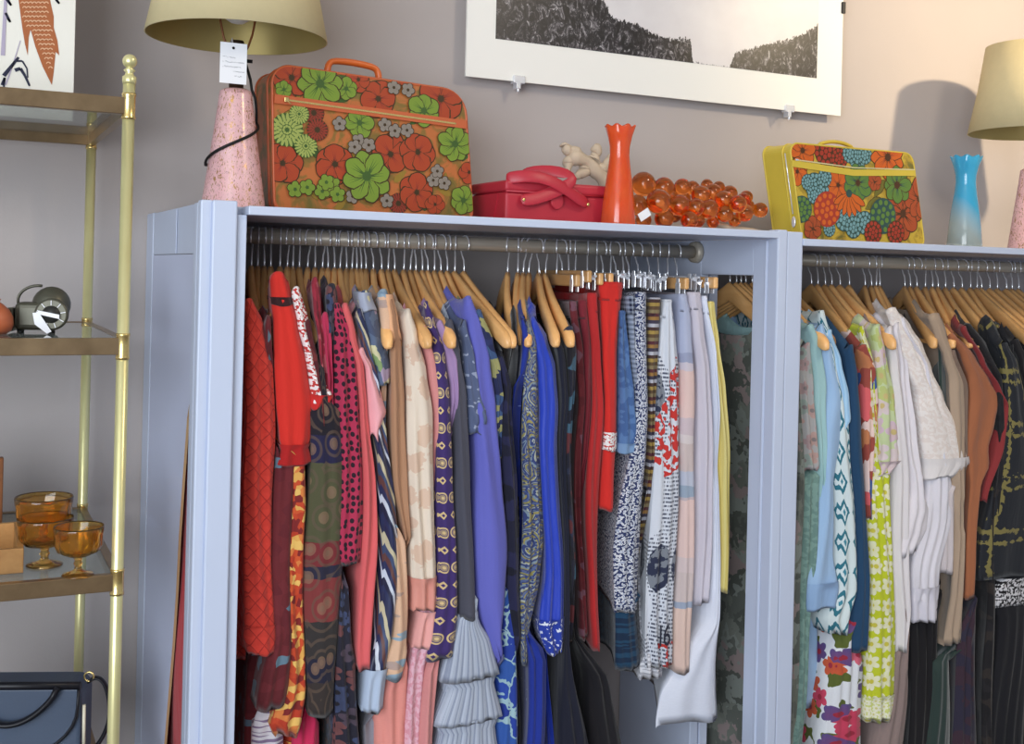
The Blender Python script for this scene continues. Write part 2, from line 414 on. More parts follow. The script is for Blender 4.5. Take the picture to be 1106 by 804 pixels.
# ------------------------------------------------------------------ second wardrobe
X2 = X1+.0235; X3 = Xf(1106, 300, YF)+1.0
w2 = tag(empty('wardrobe', (X2, YF, 0)), 'pale painted open wardrobe with white and black garments beyond the yellow suitcase', 'wardrobe')
ZS2 = (at(875, 255, YF).z+at(1100, 271, YF).z)/2
wb(Geo().box((xe+.001, YF+.002, 0), (xg-.004, YF+.04, ZS2+.012)).box((xg-.006, YF+.006, 0), (xg, YF+.05, ZS2-.0136)), 'corner_post', m_paint, w2, bevel=.0025)
g = Geo().box((xe+.0015, YF+.04, 0), (xe+.0215, yo1, ZS2-.001)).box((xe+.0015, yo2, 0), (xe+.0215, YW-.004, ZS2-.001)).box((xe+.002, yo1-.001, zo+.004), (xe+.021, yo2+.001, ZS2-.0015)).box((xe+.002, yo1-.001, 0), (xe+.021, yo2+.001, .12))
if xe+.0015 < X1+.021:
    dx = X1+.0212-(xe+.0015)
    for i, p in enumerate(g.v): g.v[i] = p+Vector((dx, 0, 0))
    XS2 = xe+.0215+dx
else: XS2 = xe+.0215
wb(g, 'side_frame', m_paint, w2, bevel=.002)
wb(Geo().box((xg-.004, YF, ZS2-.0135), (X3, YW-.004, ZS2)).box((XS2, YF+.05, ZS2-.0135), (xg, YW-.004, ZS2)), 'top_shelf', m_paint, w2, bevel=.0015)
wb(Geo().box((X3-.02, YF+.002, 0), (X3, YW-.004, ZS2-.0136)), 'end_frame', m_paint, w2, bevel=.002)
ZRAIL2 = (at(900, 284, YR).z+at(1090, 287.5, YR).z)/2
wb(Geo().tube([(XS2+.0005, YR, ZRAIL2), (X3-.0205, YR, ZRAIL2)], RR, 20), 'hanging_rail', m_steel, w2)

# ------------------------------------------------------------------ brass etagere
EX = atx(138, 300, 1).x*0+at(134.5, 300, 1.651).x
ex0 = EX-.78; ey0, ey1 = 1.651, 2.12
et = tag(empty('display_shelf', (EX, ey0, 0)), 'brass shelf unit with slim round posts, ball finials and glass shelves', 'shelf')
zs = [at(0, 104, ey0).z, at(60, 374.5, ey0).z, at(60, 636, ey0).z]
zs = [at(60, 108.5, ey0).z, at(60, 374.5, ey0).z, at(60, 634.5, ey0).z]; gap = (zs[0]-zs[2])/2
zs += [zs[2]-gap, zs[2]-2*gap]
pr = .0082
ztop = at(140, 88, ey0).z
fin = [(.0, ztop-.004), (pr*1.05, ztop-.004), (pr*1.15, ztop), (pr*1.15, ztop+.006), (pr*.8, ztop+.008), (pr*.6, ztop+.012), (pr*1.0, ztop+.015), (pr*.55, ztop+.018), (pr*.55, ztop+.0185)]
bz = ztop+.0275; fin += [(.0098*math.sin(t), bz-.0098*math.cos(t)) for t in [i*PI/10 for i in range(1, 10)]]+[(.0005, bz+.0098)]
for X in (EX, ex0):
    for Y in (ey0, ey1):
        p = wb(Geo().tube([(X, Y, .0), (X, Y, ztop)], pr, 18), 'post', m_brass, et)
        f = Geo().lathe(fin, 20, (X, Y, 0)).build('finial', m_brass, p)
        for z in zs:
            col = Geo().lathe([(pr, z-.018), (pr+.0012, z-.018), (pr+.0014, z-.015), (pr+.0006, z-.013), (pr+.0006, z+.013), (pr+.0014, z+.015), (pr+.0012, z+.018), (pr, z+.018)], 20, (X, Y, 0)).build('collar', m_gold, p)
m_shelfglass = plain('shelf_glass', (205, 215, 212), .03, 0, .5, Transmission_Weight=.9, IOR=1.2)
for z in zs:
    h = .0115
    g = Geo().box((ex0+pr, ey0-.006, z-h), (EX-pr*.6, ey0+.006, z+h)).box((ex0+pr, ey1-.006, z-h), (EX-pr*.6, ey1+.006, z+h)).box((EX-.006, ey0+pr*.7, z-h), (EX+.006, ey1-pr*.7, z+h)).box((ex0-.006, ey0+pr*.7, z-h), (ex0+.006, ey1-pr*.7, z+h))
    s = wb(g, 'shelf_frame', m_brass_dk, et, bevel=.0008)
    Geo().box((ex0+.006, ey0+.006, z+h-.007), (EX-.006, ey1-.006, z+h-.001)).build('glass_shelf', m_shelfglass, s)
ZTOPS = [z+.0106 for z in zs]

# ------------------------------------------------------------------ things on the brass shelves
# botanical print on board
bx1 = at(80.5, 60, 1.93).x
pz = ZTOPS[0]
pr_ = tag(empty('art_print', (bx1, 1.93, pz)), 'white print of rust coloured corn heads standing on the top brass shelf', 'print')
m_pb = worn('print_paper', (226, 222, 212), .03, 5, .7)
Geo().box((-.34, 0, 0), (0, .012, .50)).build('board', [m_pb], pr_, bevel=.0008)
m_rust = plain('rust_print', (164, 96, 58), .75); m_rust2 = plain('rust_print_light', (226, 184, 148), .75); m_navy = plain('navy_print', (44, 46, 66), .75); m_lav = plain('lavender_print', (170, 160, 180), .75)
def ploc(px, py):
    p = at(px, py, 1.93); return (p.x-bx1, p.z-pz)
g = Geo(); y = -.0006
def flatpoly(g, pts, y, m): g.poly([(a, y, b) for a, b in pts], m)
def stroke(g, pts, w, y, m):
    n = len(pts)
    for i in range(n-1):
        (x0, z0), (x1, z1) = pts[i], pts[i+1]; L = math.hypot(x1-x0, z1-z0) or 1; nx, nz = -(z1-z0)/L, (x1-x0)/L
        w0 = w*(1-.6*i/n); w1 = w*(1-.6*(i+1)/n)
        g.poly([(x0+nx*w0, y, z0+nz*w0), (x1+nx*w1, y, z1+nz*w1), (x1-nx*w1, y, z1-nz*w1), (x0-nx*w0, y, z0-nz*w0)], m)
corn = [(18, -40), (20, 0), (24, 30), (27, 48), (30, 60), (31, 40), (33, 32), (38, 50), (46, 72), (54, 88), (56, 92), (58, 78), (60, 56), (64, 60), (62, 44), (58, 30), (58, 18), (54, 0), (52, -40)]
flatpoly(g, [ploc(*q) for q in corn], y, 0)
random.seed(3)
for r in range(26):
    for c in range(9):
        px = 20+c*4.3+(r % 2)*2.1; py = -36+r*5
        lo = 20+max(0, py)*.18 if py < 33 else 33+(py-33)*.42; hi = 54 if py < 20 else min(62, 54+py*.1)
        if py > 60: lo, hi = 33+(py-33)*.42+1, 58
        if lo+2 < px < hi-2 and py < 84:
            arc = [ploc(px+2.1*math.cos(t), py-1.9*math.sin(t)) for t in (0, .8, 1.57, 2.3, 3.14)]
            stroke(g, arc, .0009, y-.0003, 1)
for st, w, mm in (([(4, 82), (12, 72), (20, 62)], .003, 2), ([(2, 92), (5, 84), (4, 96)], .002, 2), ([(16, 76), (22, 74), (27, 82), (32, 93)], .0028, 2), ([(18, 66), (24, 66), (29, 74), (30, 84)], .0016, 2), ([(6, 92), (14, 70), (22, 44)], .001, 3), ([(3, 60), (5, 20), (7, -20)], .003, 3), ([(6, -2), (12, 6), (9, 0)], .002, 2), ([(6, 14), (11, 24), (8, 20)], .002, 2), ([(58, -4), (64, 4), (60, 0)], .002, 2)):
    stroke(g, [ploc(*q) for q in st], w, y-.0004, mm)
g.build('printed_pattern', [m_rust, m_rust2, m_navy, m_lav], pr_)

# olive metal gadget
gp = at_z(46, 366, ZTOPS[1]); gp = at(46, 366, 1.80); gp.z = ZTOPS[1]
U = 1.77/1240
gr = tag(empty('metal_gadget', (gp.x, 1.80, gp.z), math.radians(-14)), 'small dark olive metal gadget with a rounded hood on the middle brass shelf', 'ornament')
m_olive = worn('olive_enamel', (88, 86, 74), .15, 40, .42, .5, .5)
g = Geo().box((-.036, -.022, .004), (.020, .026, .044)); g.build('housing', m_olive, gr, bevel=.008, seg=3)
g = Geo().sphere((.010, .006, .040), .027, 22, 0, (1, 1.0, 1.0)); g.build('hood', m_olive, gr)
g = Geo().box((-.046, -.018, .002), (-.037, .02, .036)); g.build('clamp', m_olive, gr, bevel=.002)
g = Geo().tube([(-.026+.0*math.cos(a), 0, .04)if False else (-.006+.028*math.cos(a), -.004, .046+.022*math.sin(a)) for a in [PI*.45+i*PI*.62/10 for i in range(11)]], .0042, 8, 0, False, True, .5); g.build('carry_strap', m_olive, gr)
wheel = Matrix.Rotation(PI/2, 3, 'X')
g = Geo().lathe([(.001, .0), (.016, 0), (.021, -.003), (.023, -.010), (.023, -.016), (.02, -.018)], 28, (.018, -.024, .028), 0, None, Matrix.Rotation(-PI/2, 3, 'X')); g.build('dial', m_olive, gr)
g = Geo()
for k in range(9):
    a = k*2*PI/9; g.box((-.0005, 0, .013), (.0005, .001, .02), 0, Matrix.Translation((.018, -.0436, .028)) @ Matrix.Rotation(a, 4, 'Y'))
g.build('dial_marking', m_white, gr)
for xx in (-.028, .014):
    Geo().lathe([(.004, 0), (.005, 0), (.005, .005), (.004, .005)], 12, (xx, -.012, 0)).build('foot', m_black, gr)
Geo().lathe([(.0005, 0), (.0125, 0), (.0125, .0006), (.0005, .0006)], 24, (.018, -.0421, .028), 0, None, Matrix.Rotation(PI/2, 3, 'X')).build('dial_face', plain('dark_enamel', (44, 44, 42), .4), gr)
g = Geo().prism([(-.006, -.045, .030), (.002, -.045, .031), (.020, -.046, .004), (.014, -.046, .001), (-.003, -.045, .014)], (0, -.0008, 0)); g.build('price_tag', m_white, gr)
g = Geo().prism([(0, -.0462, .034), (.030, -.0466, .028), (.030, -.0466, .022), (.003, -.0462, .028)], (0, -.0008, 0)); g.build('tag_string', m_white, gr)

# terracotta round vase, cut by the frame
tp = at(-8, 364, 1.76)
tv = tag(Geo().lathe([(.004, 0), (.018, 0), (.024, .006), (.027, .016), (.026, .028), (.021, .04), (.013, .049), (.008, .053), (.010, .058), (.007, .058), (.006, .05)], 32, (0, 0, 0)).build('vase', worn('terracotta_glaze', (178, 96, 62), .1, 30, .4)), 'round terracotta coloured vase beside the olive metal gadget', 'vase')
tv.location = (tp.x, 1.76, ZTOPS[1]); tv.scale = (1, 1, .85)

# amber goblets
m_amber = plain('amber_glass', (252, 202, 116), .04, 0, .5, Transmission_Weight=.97, IOR=1.4)
def goblet(px, py, R, H, label, dz=0, Y=None):
    p = at_z(px, py, ZTOPS[2])
    o = tag(empty('goblet', (p.x, p.y, ZTOPS[2]+dz)), label, 'goblet', 'amber pressed glass dessert goblets')
    def wav(r, z, a): return (r*(1+.035*abs(math.sin(a*8)) if z > H*.42 and z < H*.86 else r), z)
    def wv(r, z, a):
        k = 1+.04*abs(math.sin(a*7)) if H*.45 < z < H*.82 else 1
        return r*k, z
    Geo().lathe([(.0009, H*.38), (R*.45, H*.40), (R*.82, H*.5), (R*.93, H*.62), (R*.94, H*.8), (R*1.0, H*.86), (R*1.02, H*.97), (R*1.0, H), (R*.97, H*.97), (R*.95, H*.87), (R*.88, H*.8), (R*.86, H*.62), (R*.72, H*.52), (R*.4, H*.44), (.0009, H*.43)], 56, (0, 0, 0), 0, wv).build('bowl', m_amber, o)
    Geo().lathe([(.0009, 0), (R*.62, 0), (R*.66, H*.02), (R*.6, H*.045), (R*.3, H*.09), (R*.16, H*.13), (R*.13, H*.2), (R*.19, H*.25), (R*.13, H*.3), (R*.2, H*.37), (R*.22, H*.385), (.0009, H*.384)], 36).build('stem', m_amber, o)
    return o
goblet(48, 611, .0375, .068, 'amber pressed glass goblet carrying another goblet in its bowl')
goblet(46, 609.5, .0385, .068, 'amber glass goblet stacked on top of another goblet', .0275)
goblet(84, 622, .0325, .068, 'single amber glass goblet standing before the stacked pair')
# wooden tray and frame at the edge of the picture
tb = at(25, 627, 1.70)
tr = tag(empty('wooden_box', (tb.x, 1.70, ZTOPS[2])), 'small light wooden box at the front of the lower brass shelf', 'box')
mw_l = wood_mat('light_wood', (186, 140, 84), (150, 104, 58), .6)
zt_ = .034
Geo().box((-.16, 0, 0), (0, .008, zt_)).build('front_panel', mw_l, tr, bevel=.001)
Geo().box((-.16, .112, 0), (0, .12, zt_+.012)).build('back_panel', mw_l, tr, bevel=.001)
Geo().prism([(-.008, .0082, 0), (-.008, .1118, 0), (-.008, .1118, zt_+.012), (-.008, .0082, zt_)], (.008, 0, 0)).build('side_panel', mw_l, tr)
Geo().box((-.16, .0082, .001), (-.0082, .1118, .006)).build('bottom_panel', mw_l, tr)
fb = at(3, 540, 1.95)
fo = tag(empty('picture_frame', (fb.x, 1.95, ZTOPS[2])), 'brown wooden frame standing behind the small wooden box', 'frame')
hF = at(3, 495, 1.95).z-ZTOPS[2]
Geo().box((-.16, 0, 0), (-.148, .018, hF)).box((-.012, 0, 0), (0, .018, hF)).box((-.148, .001, 0), (-.012, .017, .012)).box((-.148, .001, hF-.012), (-.012, .017, hF)).build('moulding', m_wood_dk, fo, bevel=.0015)
Geo().box((-.148, .008, .012), (-.012, .012, hF-.012)).build('picture', plain('dull_picture', (120, 112, 104), .7), fo)

# handbag on the bottom shelf
hb0 = at(88, 735, 1.80); zb = ZTOPS[3]; Hh = hb0.z-zb-.008
m_navyl = worn('slate_blue_leather', (62, 74, 94), .14, 16, .42, 0, .45, .15); m_dkl = plain('black_leather', (24, 24, 30), .4)
hb = tag(empty('handbag', (hb0.x, 1.80, zb), math.radians(-21)), 'slate blue leather handbag with black piping under the amber goblets', 'handbag')
Wb = .235
def rr_outline(w, h, r, n=7, x0=0., z0=0.):
    o = []
    for cx, cz, a0 in ((w-r, h-r, 0), (r, h-r, PI/2), (r, r, PI), (w-r, r, 1.5*PI)):
        o += [(x0+cx+r*math.cos(a0+i*PI/2/n), z0+cz+r*math.sin(a0+i*PI/2/n)) for i in range(n+1)]
    return o
ol = rr_outline(Wb, Hh, .02, 6, -Wb, .0)
Geo().prism([(x, .0, z) for x, z in ol], (0, .065, 0)).build('bag_body', m_navyl, hb, bevel=.006, seg=3)
fl = [(-Wb+.002, Hh-.004), (-.002, Hh-.004), (-.003, Hh-.03)] + [(-.003-.1*(1-math.cos(t))-.0, Hh-.03-.075*math.sin(t)) for t in [i*PI/2/8 for i in range(1, 9)]] + [(-Wb+.103-.1*(1-math.cos(t)) if False else -Wb+.003+.1*(1-math.sin(t)), Hh-.03-.075*math.cos(t)) for t in [i*PI/2/8 for i in range(0, 9)]]
Geo().prism([(x, -.006, z) for x, z in fl], (0, .005, 0)).build('flap', m_navyl, hb, bevel=.0015)
Geo().tube([(x, -.0065, z) for x, z in fl[1:]], .0022, 8).build('piping', m_dkl, hb)
Geo().tube([(-Wb, -.003, Hh+.001), (-.0, -.003, Hh+.001)], .006, 8).build('top_binding', m_dkl, hb)
Geo().tube([(-.17+.14*t, -.016-.004*math.sin(PI*t), Hh+.002-.052*math.sin(PI*t)**.7) for t in [i/24 for i in range(25)]], .0075, 10, 0, False, True, .6).build('handle', m_dkl, hb)
Geo().tube([(.0, .03, Hh-.008), (.012, .03, Hh+.004), (.026, .03, Hh-.004), (.034, .03, Hh-.03), (.036, .03, Hh-.06), (.026, .03, Hh-.09), (.010, .03, Hh-.11), (.003, .03, Hh-.13)], .0065, 8, 0, False, True, .55).build('shoulder_strap', m_dkl, hb, sub=2)
Geo().tube([(.004+.007*math.cos(a), .026, Hh+.004+.007*math.sin(a)) for a in [i*2*PI/16 for i in range(16)]], .0015, 6, 0, True).build('strap_ring', m_gold, hb)
Geo().tube([(.0035, .004, Hh-.03), (.0045, .004, Hh-.09)], .0025, 8).build('edge_trim', plain('cream_edge', (216, 208, 186), .5), hb)

# ------------------------------------------------------------------ framed photograph on the wall
YP = YW-.034
pl = at(503, 85, YP); prr = at(908, 123, YP)
zb_ = (pl.z+prr.z)/2; Wp = prr.x-pl.x; Hp = .8
ph = tag(empty('framed_photograph', (pl.x, YP, zb_)), 'big black and white photograph in a white mount clipped under glass on the wall', 'picture')
Geo().box((0, 0, 0), (Wp, .006, Hp)).build('mount', [worn('mount_card', (238, 236, 230), .015, 4, .6)], ph)
Geo().box((.02, .006, .1), (.05, YW-YP, .13)).box((Wp-.05, .006, .1), (Wp-.02, YW-YP, .13)).build('backing_batten', m_wood_dk, ph)
il = at(535, 45, YP); ir = at(882, 82, YP)
ix0, ix1 = il.x-pl.x, ir.x-pl.x; iz0 = (il.z+ir.z)/2-zb_; iw = ix1-ix0; ih = Hp-iz0-.06
m = M('grass_photograph', .35, 0, .5); uv = m.uv(); s = m.sep(uv)
def pz_(p): return p*.0021/.16          # height in pixels -> 0..1 over .16 m
hl = m.ramp(s[0], [(x, (h, h, h)) for x, h in ((0, .8), (.27, .8), (.30, pz_(55)), (.33, pz_(36)), (.40, pz_(34)), (.447, pz_(27)), (.49, pz_(23)), (.57, pz_(25)), (.58, 0), (.70, 0), (.715, pz_(17)), (.8, pz_(28)), (.86, pz_(36)), (.93, pz_(44)), (1., pz_(62)))])
hl = m.math('MULTIPLY', m.sep(hl)[0], .16)
yy = m.math('MULTIPLY', s[1], ih); xx = m.math('MULTIPLY', s[0], iw); q = m.comb(xx, yy)
edge = m.math('MULTIPLY', m.math('SUBTRACT', m.noise(m.vmath('MULTIPLY', q, (150, 60, 1)).outputs[0], 1., 4, .7)[0], .5), .045)
msk = m.math('LESS_THAN', yy, m.math('ADD', hl, edge))
gn = m.noise(m.vmath('MULTIPLY', q, (62, 38, 1)).outputs[0], 1., 5, .75, 1.6)[0]
gr_ = m.ramp(gn, [(.42, lin((18, 17, 20))), (.54, lin((48, 45, 50))), (.62, lin((126, 122, 126))), (.7, lin((215, 212, 215)))])
sn = m.mix(m.noise(q, 14, 5)[0], lin((226, 223, 224)), lin((205, 200, 203)))
m.color(m.mix(msk, sn, gr_))
g = Geo(); g.v = [Vector((ix0, -.0006, iz0)), Vector((ix1, -.0006, iz0)), Vector((ix1, -.0006, iz0+ih)), Vector((ix0, -.0006, iz0+ih))]
g.quad((0, 1, 2, 3), 0, [(0, 0), (1, 0), (1, 1), (0, 1)], False); g.build('photograph', m.m, ph)
for cx, cy, vert in ((560, 90, 0), (852, 120, 0), (907, 8, 1)):
    p = at(cx, cy, YP)-Vector((pl.x, YP, zb_))
    if vert: g = Geo().box((Wp-.006, -.005, p.z-.014), (Wp+.004, .010, p.z+.014))
    else:
        g = Geo().box((p.x-.013, -.006, -.004), (p.x+.013, .012, .012)).box((p.x-.008, -.008, -.016), (p.x+.002, .010, -.003)).tube([(p.x-.003, -.006, -.016), (p.x-.003, -.004, -.024)], .003, 8)
    g.build('clip', plain('clip_black', (40, 40, 44), .4) if vert else m_chrome, ph, bevel=.001)

# ------------------------------------------------------------------ table lamps
m_ceram = M('pink_gold_ceramic', .22, 0, .5); _o = m_ceram.obj()
_b = m_ceram.mix(m_ceram.noise(_o, 45, 4)[0], lin((236, 196, 198)), lin((214, 160, 164)))
_sp = m_ceram.noise(m_ceram.vmath('MULTIPLY', _o, (230, 230, 95)).outputs[0], 1., 4, .7, 1.2)[0]
_k = m_ceram.math('GREATER_THAN', _sp, .575); _k2 = m_ceram.math('LESS_THAN', _sp, .37)
m_ceram.color(m_ceram.mix(_k2, m_ceram.mix(_k, _b, lin((206, 158, 96))), lin((150, 108, 106)))); m_ceram.put(m_ceram.b.inputs['Metallic'], m_ceram.math('MULTIPLY', _k, .6)); m_ceram = m_ceram.m
m_shade = worn('parchment_shade', (206, 190, 148), .05, 60, .75)
m_shade_in = plain('gilded_lining', (176, 158, 102), .45, .5)
def lamp(px, Y, label, full=True):
    p = at(px, 218 if px < 500 else 262, Y); zb = ZS if px < 500 else ZS2
    o = tag(empty('table_lamp', (p.x, Y, zb)), label, 'lamp', 'pair of pink ceramic lamps')
    Geo().lathe([(.001, 0), (.052, 0), (.0535, .004), (.0525, .01), (.042, .085), (.033, .15), (.0275, .195), (.0265, .202), (.02, .206), (.001, .207)], 40).build('lamp_base', m_ceram, o)
    Geo().lathe([(.001, .206), (.012, .206), (.012, .235), (.015, .238), (.015, .268), (.011, .287), (.001, .288)], 20).build('socket', m_wood_dk if False else plain('dark_bakelite', (48, 34, 24), .4), o)
    Geo().tube([(.015, 0, .255), (.026, -.002, .255)], .003, 8).build('switch', m_black, o)
    hp = []
    for i in range(21):
        a = -PI/2+i*2*PI/20*.97; hp.append((.032*math.cos(a)*1., .0, .365+.105*math.sin(a)))
    Geo().tube(hp, .002, 6).build('harp', m_wood_dk, o)
    Geo().sphere((0, 0, .345), .03, 16).build('bulb', plain('frosted_bulb', (235, 232, 224), .3), o)
    zr, R, R2, h = .292, .149, .112, .21
    s = Geo().lathe([(R, zr), (R2, zr+h), (R2-.0018, zr+h), (R-.0018, zr)], 72)
    # keep inside faces on the lining material, closed rim, no caps
    s2 = Geo(); n = 72
    ring = lambda r, z: [(r*math.cos(2*PI*k/n), r*math.sin(2*PI*k/n), z) for k in range(n)]
    s2.ring_sweep([ring(R-.002, zr), ring(R, zr), ring(lerp(R, R2, .5)-.003, zr+h/2), ring(R2, zr+h), ring(R2-.002, zr+h)], 0, False, False)
    s2.ring_sweep([ring(R2-.002, zr+h), ring(lerp(R, R2, .5)-.005, zr+h/2), ring(R-.002, zr)], 1, False, False)
    s2.build('lamp_shade', [m_shade, m_shade_in], o)
    Geo().tube([(x, 0, zr+h-.012) for x in (-R2-.0, R2)], .0016, 6).build('shade_spider', m_gold, o)
    Geo().lathe([(R+.0006, zr), (R+.0012, zr+.003), (R-.0002, zr+.007)], 72).build('shade_trim', m_shade, o)if False else None
    return o
l1 = lamp(252, 1.93, 'pink speckled cone lamp with tag and beige shade beside the orange suitcase')
l2 = lamp(1113, 1.95, 'pink speckled lamp with cream shade beside the blue vase')
# tag and cord on the first lamp
tz = l1.location.z
def lp(px, py, Y=None):
    q = at(px, py, Y or l1.location.y-.065); return q-l1.location
a, b = lp(237, 89), lp(267, 48)
tg = Geo().box((a.x, a.y-.0004, a.z), (b.x, a.y+.0004, b.z)).build('price_tag', m_white, l1)
g = Geo(); random.seed(5)
for r, (x0, x1) in enumerate(((.1, .6), (.1, .95), (.1, .8), (.5, .95), (.55, .85))):
    z = lerp(b.z, a.z, .36+r*.115); pts = []
    k = int((x1-x0)*36)
    for i in range(k): pts.append((lerp(a.x, b.x, x0+(x1-x0)*i/k), z+random.uniform(-.0011, .0011)))
    for i in range(len(pts)-1):
        if random.random() < .18: continue
        stroke(g, pts[i:i+2], .00028, a.y-.0008, 0)
g.build('handwritten_lettering', m_ink, tg)
c0 = lp(252, 52); g = Geo().tube([(c0.x, a.y-.001, c0.z-.001), (c0.x+.002, a.y+.02, c0.z+.02), (c0.x+.004, -.014, .262)], .0006, 6); g.build('tag_string', m_white, l1)
Geo().lathe([(.0014, 0), (.0022, 0), (.0022, .0004), (.0014, .0004)], 12, (c0.x, a.y-.0012, c0.z), 0, None, Matrix.Rotation(PI/2, 3, 'X')).build('eyelet', m_black, tg)
def onbase(z, ang):
    zz = [0, .01, .085, .15, .195, .21, .3]; rr = [.0535, .0525, .042, .033, .0275, .021, .016]
    for i in range(6):
        if zz[i] <= z <= zz[i+1]: r = lerp(rr[i], rr[i+1], (z-zz[i])/(zz[i+1]-zz[i])); break
    r += .004; return (r*math.cos(ang), r*math.sin(ang), z)
path = [(.012, -.012, .25), (.02, -.016, .222)]
path += [onbase(lerp(.205, .155, i/8), lerp(-.55, .1, i/8)) for i in range(9)]
path += [onbase(lerp(.152, .078, i/22), lerp(.08, -PI-.35, i/22)) for i in range(23)]
path += [onbase(lerp(.078, .085, i/6), lerp(-PI-.4, -PI-1.2, i/6)) for i in range(1, 7)]
Geo().tube(path, .0024, 8).build('power_cord', m_black, l1)
# ------------------------------------------------------------------ suitcases
def clip_poly(pts, poly):
    """Sutherland-Hodgman against convex counter-clockwise outline"""
    out = pts
    n = len(poly)
    for i in range(n):
        ax, az = poly[i]; bx, bz = poly[(i+1) % n]; inp = out; out = []
        if not inp: return []
        def side(p): return (bx-ax)*(p[1]-az)-(bz-az)*(p[0]-ax)
        for k in range(len(inp)):
            p, q = inp[k], inp[(k+1) % len(inp)]; sp, sq = side(p), side(q)
            if sp >= 0: out.append(p)
            if (sp >= 0) != (sq >= 0):
                t = sp/(sp-sq); out.append((p[0]+(q[0]-p[0])*t, p[1]+(q[1]-p[1])*t))
    return out
class Print:
    """flat printed flowers, clipped to a convex outline, each a hair in front of the last"""
    def __init__(s, outline, y0): s.g = Geo(); s.o = outline; s.y = y0; s.k = 0
    def poly(s, pts, m):
        p = clip_poly(pts, s.o)
        if len(p) >= 3: s.g.poly([(a, s.y, b) for a, b in p], m)
    def up(s): s.y -= .000006
    def petal(s, cx, cz, a, L, w, m, r0=0.):
        pts = []
        for i in range(13):
            q = .5-.5*math.cos(i/12*PI); d = r0+(L-r0)*q; ww = w*2.5*q**.8*(1-q)**.68*(.8+.3*q); pts.append((d, ww*(1+.06*math.sin(i*2.1+a*9))))
        pl = pts+[(d, -x) for d, x in pts[-2:0:-1]]
        ca, sa = math.cos(a), math.sin(a)
        q = [(cx+d*ca-x*sa, cz+d*sa+x*ca) for d, x in pl]
        s.poly(q, m)
    def flower(s, cx, cz, R, n, mp, mo, mc, a0=0., wk=1.0, cen=.26, veins=True, mv=None):
        w = R*math.sin(PI/n)*.95*wk
        order = list(range(n)); random.shuffle(order)
        for i in order:
            a = a0+2*PI*i/n+random.uniform(-.08, .08); L = R*random.uniform(.9, 1.06)
            s.petal(cx, cz, a, L*1.045, w*1.14, mo); s.up()
            s.petal(cx, cz, a, L, w, mp); s.up()
            if veins:
                for da in (-.16, 0, .16):
                    s.poly([(cx+R*.1*math.cos(a+da*.5-.26), cz+R*.1*math.sin(a+da*.5-.26)), (cx+L*.78*math.cos(a+da), cz+L*.78*math.sin(a+da)), (cx+R*.1*math.cos(a+da*.5+.26), cz+R*.1*math.sin(a+da*.5+.26))], mv if mv is not None else mo)
                s.up()
        for i in range(16):
            a = i*2*PI/16; s.poly([(cx+R*.05*math.cos(a-.8), cz+R*.05*math.sin(a-.8)), (cx+R*cen*random.uniform(.9, 1.35)*math.cos(a), cz+R*cen*random.uniform(.9, 1.35)*math.sin(a)), (cx+R*.05*math.cos(a+.8), cz+R*.05*math.sin(a+.8))], mc)
        s.up(); s.disc(cx, cz, R*cen*.62, mc); s.up()
    def disc(s, cx, cz, r, m, n=14): s.poly([(cx+r*math.cos(2*PI*i/n), cz+r*math.sin(2*PI*i/n)) for i in range(n)], m)
    def blossoms(s, cx, cz, R, mp, mo, mc, k=1):
        for i in range(5): s.disc(cx+R*.55*math.cos(i*2*PI/5+k), cz+R*.55*math.sin(i*2*PI/5+k), R*.47, mo)
        s.up()
        for i in range(5): s.disc(cx+R*.55*math.cos(i*2*PI/5+k), cz+R*.55*math.sin(i*2*PI/5+k), R*.38, mp)
        s.up(); s.disc(cx, cz, R*.2, mc); s.up()
    def mum(s, cx, cz, R, mp, mo, rings=4):
        s.disc(cx, cz, R*.98, mo); s.up()
        for r in range(rings):
            rr = R*(1-.24*r); n = max(7, int(20-4*r))
            for i in range(n):
                a = 2*PI*i/n+r*.3; s.petal(cx, cz, a, rr, R*.1, mp, rr*.45)
            s.up()
            if r < rings-1: s.disc(cx, cz, rr*.62, mo); s.up()
    def berries(s, cx, cz, R, mp, mo, r=.2, squash=.95):
        s.disc(cx, cz, R*.98, mo, 20); s.up(); k = 0
        for ring, n in ((.0, 1), (.38, 6), (.78, 12)):
            for i in range(n):
                a = 2*PI*i/n+ring; s.disc(cx+R*ring*math.cos(a), cz+R*ring*math.sin(a)*squash, R*r*1.06, mo); s.disc2(cx+R*ring*math.cos(a), cz+R*ring*math.sin(a)*squash, R*r*.84, mp)
        s.up(); s.up()
    def disc2(s, cx, cz, r, m):
        y = s.y; s.y -= .000003; s.disc(cx, cz, r, m, 10); s.y = y
    def leaf(s, cx, cz, L, a, m, mo): s.petal(cx, cz, a, L*1.03, L*.26, mo); s.up(); s.petal(cx, cz, a, L, L*.22, m); s.up()

def round_corners(cor, rad, n=7):
    out = []; N = len(cor)
    for i in range(N):
        p = Vector(cor[i]); a = (Vector(cor[i-1])-p).normalized(); b = (Vector(cor[(i+1) % N])-p).normalized()
        ang = a.angle(b); r = rad[i]; d = r/math.tan(ang/2); c = p+(a+b).normalized()*(r/math.sin(ang/2))
        s = p+a*d-c; e = p+b*d-c
        t0 = math.atan2(s.y, s.x); t1 = math.atan2(e.y, e.x)
        while t1 < t0: t1 += 2*PI
        if t1-t0 > PI: t1 -= 2*PI
        out += [(c.x+r*math.cos(lerp(t0, t1, k/n)), c.y+r*math.sin(lerp(t0, t1, k/n))) for k in range(n+1)]
    return out

